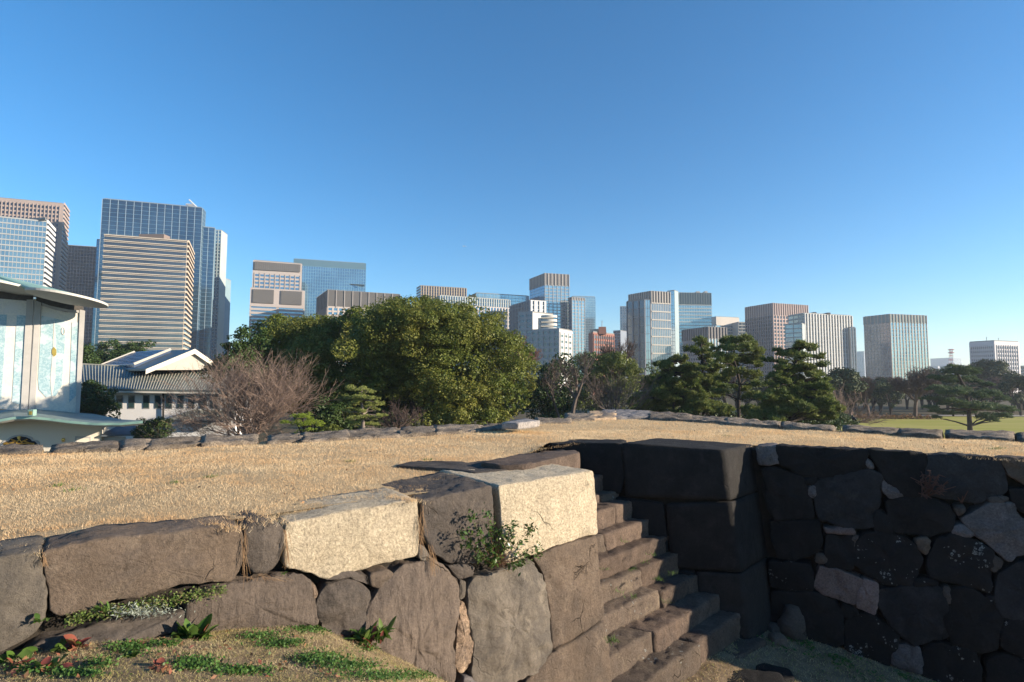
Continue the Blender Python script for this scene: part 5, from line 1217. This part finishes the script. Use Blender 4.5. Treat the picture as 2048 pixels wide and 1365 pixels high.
C = at(95, 438, 399); a_ = at(-60, 424, 410); q = [a_, C+np.array([1, -3, 0]), at(109, 455, 440), at(-40, 440, 470)]
for p in q: p[2] = C[2]
MB().hexa([p-Z*1.2 for p in q]+[p+Z*.3 for p in q]).build('projecting_roof', wm((.3, .32, .33)), t)
tower('dark navy glass tower between the brown tower and the tall blue one', 640, (125, 490.5), (193, 495), None, (.1, .12, .16), 'dark', {'L': ('glass', dict(fc=(.06, .08, .12), bc=(.05, .07, .1)))})
t = tower('tallest blue glass tower at the left with a crane on its roof', 560, (205, 398), (405, 416.5), (411, 424), (.2, .28, .34), 'blue', {'L': ('glass', dict(fc=(.34, .42, .48), sp=6.5, fw=.4, bc=(.09, .18, .25))), 'R': ('glass', dict(fc=(.2, .3, .36)))}, fh=4.3)
mb = MB(); p0 = at(399, 420, 566); p1 = at(378, 400, 566); 
for a_, b_ in ((p0, p1), (at(396, 416, 566), at(372, 409.5, 566)), (at(372, 409.5, 566), at(390, 411, 566)), (at(372, 409, 566), at(386, 409.5, 566))): mb.tube(a_, b_, .8, .7, 5)
mb.build('crane', wm((.75, .75, .75)), t)
mb = MB(); fbox(mb, face_geo(at(205, 398, 560), at(405, 416.5, 560), 0), 0, 1, 0, 1, 0, 1)
t = tower('blue glass lower shoulder on the right of the tall blue tower', 572, (392, 453), (430, 457), None, (.2, .3, .36), 'sky', {'L': ('glass', dict(g='blue', fc=(.34, .42, .48), sp=5.5, fw=.4, bc=(.1, .2, .28))), 'R': ('glass', dict())}, fh=4.3, depth=14)
tower('narrow blue glass edge left of the beige striped tower', 552, (194, 480), (207, 481), None, (.25, .35, .42), 'sky', {'L': ('glass', dict())}, depth=12)
tower('thin pale green glass tower just behind the fin of the blue tower', 640, (431, 461), (443, 461.5), None, (.42, .48, .47), 'teal', {'L': ('grid', dict(c=(.46, .52, .5), sp=4, fw=.6))}, depth=20)
tower('thin teal tower slice at the right end of the left group', 760, (441, 557), (449.5, 557), None, (.25, .36, .4), 'teal', {'L': ('glass', dict(fc=(.3, .4, .42)))}, depth=20)
tower('beige office tower with close horizontal balcony bands', 430, (209, 470), (375, 483), (386.5, 509), BG, 'smoke', {'L': ('bands', dict(c=(.7, .6, .48), bh=.5, bo=1.2, sp=11, fw=0, double=1, g='slate')), 'R': ('bands', dict(c=(.72, .58, .44), bh=1.5, bo=1.2, fw=0, g='dark'))}, fh=4.05, roofbox=[(278, 328, 469, 3, (.25, .19, .16), 12)])
# group above the left camphor
LV = (.12, .115, .11)
def louvre_panel(t, pts, face='L'):
    L_, C_, R_ = PLN[t.name]; wl = Wall(L_, C_, 0) if face == 'L' else Wall(C_, R_, 0)
    Pp_ = [wl.P(x, y, 1.4) for x, y in pts]; MB().poly_extrude(Pp_, -wl.n*.9).build('louvre_panel', wm(LV), t)
    mb = MB(); x0, x1 = pts[0][0], pts[1][0]
    for i in range(1, 24):
        x = x0+(x1-x0)*i/24; f_ = i/24; mb.tube(wl.P(x, pts[0][1]*(1-f_)+pts[1][1]*f_, 1.5), wl.P(x, pts[3][1]*(1-f_)+pts[2][1]*f_, 1.5), .12, .12, 3)
    mb.build('louvre_ribs', wm((.2, .19, .18)), t)
t = tower('pinkish grey stone tower with dark louvred top, above the left camphor', 620, (506, 521), (604.5, 528.5), None, (.44, .39, .365), 'sky', {'L': ('punched', dict(nb=9, rows=4, ww=.72, wh=.5, top=14, g='sky'))}, fh=4.3)
louvre_panel(t, [(510, 523.5), (601, 530), (600, 545), (509, 540)])
t = tower('lower pinkish block with two dark louvre panels in front of the stone tower', 590, (501, 576), (610, 583), None, (.44, .39, .365), 'sky', {'L': ('bands', dict(c=(.44, .39, .365), bh=2.4, sp=30, fw=2.5))}, crown=18, crown_c=(.44, .39, .365))
louvre_panel(t, [(506, 579), (548, 580.5), (547, 608), (505, 606)]); louvre_panel(t, [(562, 582), (604, 584), (603, 611), (561, 609)])
t = tower('broad blue glass tower with a horizontal dark slot, behind the pink stone tower', 720, (587.5, 518.5), (732, 528), None, (.16, .3, .38), 'sky', {'L': ('glass', dict(fc=(.25, .45, .55), bc=(.15, .3, .4)))}, crown=8, crown_c=(.09, .19, .26))
mb = MB(); mb.tube(at(618, 564, 714), at(729, 571, 714), .8, .8, 4); mb.build('slot', wm((.05, .08, .1)), t)
tower('low broad block with tall dark louvres under a pale frame, left of the camphor top', 520, (635, 596), (656, 581), (800, 590), (.42, .37, .34), 'sky', {'L': ('fins', dict(fc=(.35, .3, .28))), 'R': ('grid', dict(c=(.55, .48, .43), sp=5, fw=1.6, bh=1.6))}, crown=16, crown_c=LV, crown_fin=(8, .8, (.35, .32, .3)))
tower('brown and beige ribbed block peeking over the camphor top', 760, (834, 577), (842, 572), (933, 577.5), (.2, .16, .12), 'dark', {'L': ('bands', dict(c=(.3, .33, .33), g='teal')), 'R': ('fins', dict(fc=(.48, .38, .26), fw=1.4, sp=3.6, g='dark', bc=(.2, .16, .12)))})
tower('wide blue green glass block, right of the ribbed block', 700, (936, 594), (952, 586.5), (1058, 593), (.15, .22, .25), 'teal', {'L': ('glass', dict(g='dark')), 'R': ('glass', dict(fc=(.4, .5, .5), sp=5))})
t = tower('pale glass block with white vertical fins above the camphor shoulder', 560, (880, 591), (1019.5, 601), None, (.5, .52, .5), 'grey', {'L': ('fins', dict(fc=(.62, .64, .6), fw=.7, sp=2.6, bc=(.4, .45, .45)))})
tower('lower tier of the finned block with thick pinkish white fins', 553, (880, 609), (1021.5, 617.5), None, (.6, .56, .52), 'sky', {'L': ('grid', dict(c=(.72, .66, .62), sp=3.2, fw=1.1, bh=.7))})
tower('block with tall white vertical slats and a shaded left side', 500, (1021, 613), (1061, 601.5), (1091, 603.5), (.8, .79, .78), 'grey', {'L': ('fins', dict(c=(.3, .32, .35), fc=(.45, .46, .48), sp=3.5, fw=.8, g='smoke')), 'R': ('fins', dict(fc=(.85, .84, .82), fw=3.2, sp=4.6, g='smoke', bc=(.8, .8, .8)))})  # left fins are a greyer copy: shade put into the colour
# white balcony building
t = tower('white stepped building with wrap round balconies in the middle', 380, (1038, 628), (1066, 625.5), (1107, 630), (.72, .69, .62), 'smoke', {'L': ('grid', dict(c=(.5, .5, .5), sp=5, fw=1.6, bh=2.2, bc=(.45, .46, .47)))}, fh=3.8)
for i in range(5):
    mb = MB(); c = at(1098, 636+i*8.2, 374); n = 20
    V = []; 
    for zz in (0, 1.5):
        for k in range(n+1): a = math.pi+math.pi*k/n; V.append(c+np.array([5.5*math.cos(a), 4*math.sin(a), zz]))
    mb.add(V, [[k, k+1, n+2+k, n+1+k] for k in range(n)]+[list(range(n+1))[::-1], list(range(n+1, 2*n+2))]); mb.build('balcony', wm((.78, .74, .66)), t)
MB().poly_extrude([at(x, y, 377) for x, y in ((1076, 637), (1082, 637), (1082, 661), (1076, 661))], [0, -2, 0]).build('shaft', wm((.75, .71, .64)), t)
mb = MB()
for i in range(5): mb.poly_extrude([at(x, y+i*8.2, 376) for x, y in ((1082, 637), (1107, 637), (1107, 641), (1082, 641))], [0, -.8, 0])
mb.build('balcony_recess', wm((.1, .11, .12)), t)
tower('lower white building with one blank sunlit end wall, before the balcony building', 350, (1064, 662), (1119, 659), (1145, 663.5), (.76, .74, .7), 'smoke', {'L': ('grid', dict(c=(.5, .5, .5), sp=4.2, fw=1.3, bh=1.6)), 'R': ('punched', dict(nb=3, rows=7, ww=.5, wh=.45, g='teal'))}, fh=3.8)  # left grid greyed in colour to stand in for shade
tower('blue tower with a dark fluted top, tallest in the middle', 700, (1060, 559), (1089.5, 547.5), (1138, 550.5), (.2, .2, .21), 'blue', {'L': ('glass', dict(fc=(.3, .36, .4), sp=4.5, fw=.5, g='sky')), 'R': ('grid', dict(c=(.34, .36, .38), sp=5.5, fw=.8, bh=.9, g='teal'))}, crown=15, crown_c=(.16, .15, .15), crown_fin=(4.6, 1.2, (.45, .42, .38)))
tower('narrower blue grid block joined to the right of the dark topped tower', 690, (1137.5, 597), (1143.5, 595.5), (1169, 597.5), (.2, .22, .24), 'blue', {'L': ('glass', dict()), 'R': ('grid', dict(c=(.36, .38, .4), sp=5, fw=.9, bh=.8, g='teal'))}, crown=3, crown_fin=(4, 1.2, (.4, .36, .32)))
tower('smooth pale blue glass tower behind the grid block', 900, (1146, 593), (1190.5, 594.5), None, (.25, .36, .42), 'teal', {'L': ('glass', dict(fc=(.3, .42, .48), bc=(.3, .42, .48)))})
t = tower('red brick building with rows of small square windows', 420, (1177, 668), (1186, 665), (1229, 669.5), (.33, .15, .115), 'smoke', {'R': ('punched', dict(nb=9, rows=8, ww=.55, wh=.6, top=1.5, g='grey', m=.03))}, fh=3.9, cat='building')
MB().hexa([at(1197, 668, 424), at(1213, 669, 424), at(1213, 669, 434), at(1197, 668, 434), at(1197, 654, 424), at(1212, 654, 424), at(1212, 654, 434), at(1197, 654, 434)]).build('penthouse', wm((.3, .14, .1)), t)
MB().hexa([at(1180, 668, 426), at(1197, 668, 426), at(1197, 668, 434), at(1180, 668, 434), at(1180, 659, 426), at(1197, 658, 426), at(1197, 658, 434), at(1180, 659, 434)]).build('pale_penthouse', wm((.5, .46, .38)), t)
tower('slate blue tower tucked against the left of the grey stone tower', 820, (1240, 614), (1254, 614), (1262, 615), (.25, .3, .36), 'grey', {'L': ('grid', dict(c=(.25, .3, .36), sp=4)), 'R': ('glass', dict())})
tower('low slate block between the brick building and the slate blue tower', 800, (1227, 665), (1241, 662), None, (.24, .28, .34), 'smoke', {'L': ('bands', dict(c=(.24, .28, .34)))})
tower('grey stone tower with a fluted crown and one lit ladder like face', 520, (1258, 591), (1302, 583.5), (1340, 586), (.34, .33, .33), 'grey', {'L': ('fins', dict(c=(.27, .28, .3), fw=1.2, sp=5, bc=(.24, .25, .27), g='smoke')), 'R': ('bands', dict(c=(.6, .55, .48), bh=1.0, sp=2, fw=.5, fc=(.5, .47, .43), g='grey'))}, crown=11, crown_c=(.2, .19, .18), crown_fin=(3, 1.0, (.5, .46, .42)), fh=8)  # sun and shade put into the face colours, right pale, left dark
tower('dark lower wing on the left of the grey stone tower', 512, (1254, 604), (1290, 600), (1300, 600), (.26, .27, .29), 'smoke', {'L': ('fins', dict(c=(.24, .25, .28), fw=.9, sp=6, bc=(.3, .3, .3))), 'R': ('glass', dict(g='pale'))}, fh=8)
tower('teal glass tower with pale floor lines right of the grey stone tower', 640, (1345, 590), (1353, 586.5), (1422, 587.5), (.3, .4, .42), 'teal', {'L': ('glass', dict(g='smoke')), 'R': ('bands', dict(c=(.6, .6, .55), bh=.8, fw=.2, sp=3))}, crown=14, crown_c=(.17, .26, .28), crown_fin=(3, .3, (.35, .42, .42)), roofbox=[(1393, 1400, 583.5, 2, (.6, .55, .5), 6), (1410, 1415, 583, 2, (.6, .55, .5), 6)])
tower('thin glass fin tower standing between the grey and teal towers', 600, (1334, 584), (1349, 582), None, (.35, .45, .48), 'pale', {'L': ('glass', dict())}, depth=10)
tower('low grey stone block with a dark columned top before the teal tower', 440, (1365, 662), (1416, 655.5), (1452, 657), (.4, .38, .37), 'grey', {'L': ('punched', dict(nb=10, rows=9, ww=.4, wh=.5, g='smoke')), 'R': ('fins', dict(fc=(.6, .6, .56), g='pale'))}, crown=9, crown_c=(.14, .13, .13), crown_fin=(3, .8, (.36, .33, .31)))
tower('pale cream block with balconied right side behind the pines', 700, (1421, 636), (1432, 634.5), (1478, 636.5), (.62, .58, .5), 'teal', {'L': ('fins', dict(fc=(.6, .6, .58))), 'R': ('bands', dict(c=(.68, .63, .54), bh=1.4, fw=.3))}, crown=10, crown_c=(.66, .6, .52))
tower('narrow teal annex on the right of the pale cream block', 690, (1476, 645), (1491, 645.5), None, (.5, .5, .46), 'teal', {'L': ('bands', dict(c=(.6, .58, .52), bh=1.2))})
tower('brown pink granite tower with a fluted crown, its left side in shade', 600, (1491, 616), (1545, 607.5), (1615, 612), (.36, .28, .26), 'smoke', {'L': ('fins', dict(c=(.3, .25, .25), fw=1.0, sp=3.4, bc=(.32, .3, .32))), 'R': ('grid', dict(c=(.55, .4, .35), sp=4.2, fw=1.3, bh=1.3))}, crown=13, crown_c=(.26, .2, .19), crown_fin=(3.2, 1.2, (.55, .42, .38)))  # left side's shade is put into its darker, duller face colours
tower('pale tower of close white vertical ribs behind the broad pine', 500, (1577, 633), (1608, 627.5), (1703, 632.5), (.62, .62, .6), 'grey', {'L': ('bands', dict(c=(.45, .5, .48), bh=1.2)), 'R': ('fins', dict(fc=(.74, .72, .68), fw=1.25, sp=3.4, bc=(.5, .53, .52)))}, roofbox=[(1627, 1633, 625, 2, (.12, .12, .12), 8), (1655, 1661, 626, 2, (.12, .12, .12), 8)])
tower('lower glass shoulder on the left of the white ribbed tower', 492, (1570, 650), (1604, 648), None, (.4, .46, .46), 'grey', {'L': ('bands', dict(c=(.42, .47, .46), bh=1.0))}, depth=10)
tower('slim lower shoulder on the right of the white ribbed tower', 512, (1700, 655), (1710, 656), None, (.6, .6, .58), 'grey', {'L': ('fins', dict(fc=(.68, .67, .64), fw=1))}, depth=10)
tower('green glass tower with fine tan vertical lines standing alone', 620, (1727.5, 635), (1779, 629.5), (1852, 632.5), (.3, .36, .36), 'teal', {'L': ('glass', dict(g='grey', fc=(.3, .32, .3), sp=4, fw=.5, bc=(.25, .3, .3))), 'R': ('grid', dict(c=(.42, .5, .48), fc=(.55, .44, .34), sp=4.4, fw=.8, bh=.55))}, crown=9, crown_c=(.2, .28, .28), crown_fin=(4.4, .6, (.5, .42, .34)))
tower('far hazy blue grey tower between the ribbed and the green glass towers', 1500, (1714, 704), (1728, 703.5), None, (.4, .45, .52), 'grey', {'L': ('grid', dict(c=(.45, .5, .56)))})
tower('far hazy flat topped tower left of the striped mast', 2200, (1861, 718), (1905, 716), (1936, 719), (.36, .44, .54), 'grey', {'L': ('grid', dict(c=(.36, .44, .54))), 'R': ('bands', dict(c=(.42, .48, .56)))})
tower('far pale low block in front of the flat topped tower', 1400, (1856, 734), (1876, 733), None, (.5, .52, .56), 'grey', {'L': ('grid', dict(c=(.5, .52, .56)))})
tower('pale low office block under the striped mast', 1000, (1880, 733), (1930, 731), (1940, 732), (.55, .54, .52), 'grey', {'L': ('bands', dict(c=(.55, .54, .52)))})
tower('white office tower with square punched windows at the right edge', 520, (1938, 685.5), (1988.5, 682.5), (2038, 684.5), (.76, .72, .72), 'smoke', {'L': ('punched', dict(nb=11, rows=9, ww=.4, wh=.5, top=4, g='smoke', m=.06)), 'R': ('punched', dict(nb=9, rows=9, ww=.55, wh=.62, top=4, g='dark', m=.08))}, fh=3.9)
tower('small beige block at the right edge beyond the white tower', 700, (2040, 731), (2075, 733), None, (.55, .5, .44), 'smoke', {'L': ('bands', dict(c=(.6, .54, .46)))})
an_m = wm((.5, .5, .5))
for x, y0, y1, D, lb_ in ((1973, 684, 674, 530, 'thin antenna on the white tower, left of two'), (1997, 684, 676, 530, 'thin antenna on the white tower, right of two'), (1204, 655, 642, 428, 'thin antenna on the brick building')):
    t = thing('antenna', lb_, 'antenna', tuple(at(x, y0, D))); MB().tube(at(x, y0, D), at(x, y1, D), .3, .2, 5).build('pole', an_m, t); MB().tube(at(x-1.2, y1+2, D), at(x+1.2, y1+2, D), .25, .25, 4).build('arm', an_m, t)
# red and white mast
t = thing('radio_mast', 'red and white striped radio mast far off at the right', 'radio mast', tuple(at(1902, 760, 1300)))
red_m = wm((.55, .05, .04)); wht = wm((.8, .78, .76))
for i in range(8):
    y0, y1 = 730-i*4, 726-i*4; mb = MB(); w_ = 2.5-i*.12
    for sx, sy in ((-1, -1), (1, -1), (1, 1), (-1, 1)):
        o0 = np.array([sx*w_*1.2, sy*w_*1.2, 0]); mb.tube(at(1902, y0, 1300)+o0, at(1902, y1, 1300)+o0*.97, .55, .55, 4, False); mb.tube(at(1902, y0, 1300)+o0, at(1902, y1, 1300)+np.array([-sx, sy, 0])*w_*1.2, .35, .35, 3, False)
    mb.build('mast_section', red_m if i % 2 == 0 else wht, t)
for y in (706, 700): mb = MB(); ellipsoid(mb, at(1902, y, 1300), 6.5, 6.5, 1.6, 12, 6); mb.build('platform', red_m, t)
# airliner
t = thing('airplane', 'tiny white airliner high in the clear sky above the camphor', 'airplane', tuple(at(929, 493, 5200)))
mb = MB(); c = at(929, 493, 5200); mb.tube(c-np.array([17, 0, 0]), c+np.array([17, 0, 1]), 2.2, 1.8, 8); mb.build('fuselage', wm((.85, .85, .85)), t)
mb = MB(); mb.add([c+np.array(v) for v in ((4, 0, 0), (-3, 0, 0), (-8, -17, 1.5), (-5, -17, 1.5), (-8, 17, 1.5), (-5, 17, 1.5))], [[0, 1, 2, 3], [1, 0, 5, 4]]); mb.build('wing', wm((.85, .85, .85)), t)
mb = MB(); mb.add([c+np.array(v) for v in ((-13, 0, 1), (-17, 0, 1), (-18, 0, 7), (-16, 0, 7))], [[0, 1, 2, 3]]); mb.build('tail_fin', wm((.85, .85, .85)), t)
# far low city that closes the horizon
mb = MB(); rr = random.Random(3)
low = simple('far_city', (.3, .31, .34), (.22, .24, .28), .02, .9)
for i in range(200):
    x = -1900+i*19+rr.uniform(-8, 8); d = rr.uniform(900, 1700); p = at(1024+x, 758, d); h = rr.uniform(.0, .2)*d*.05; s_ = rr.uniform(15, 40)
    mb.box([p[0], p[1], GZ-3], [s_, 0, 0], [0, s_, 0], [0, 0, 12+h])
tag(mb.build('distant_city', low), 'band of far low rooftops along the horizon', kind='stuff')
# haze
hz = MB(); hz.box([-3500, -300, GZ-1.5], [7000, 0, 0], [0, 3600, 0], [0, 0, 214])
hzm = bpy.data.materials.new('haze_air'); hzm.use_nodes = True; hn = hzm.node_tree; hn.nodes.clear()
pv = hn.nodes.new('ShaderNodeVolumePrincipled'); pv.inputs['Color'].default_value = (.8, .88, 1, 1); pv.inputs['Density'].default_value = .00017; pv.inputs['Anisotropy'].default_value = .2
ho = hn.nodes.new('ShaderNodeOutputMaterial'); hn.links.new(pv.outputs[0], ho.inputs['Volume'])
tag(hz.build('haze', hzm), kind='stuff')
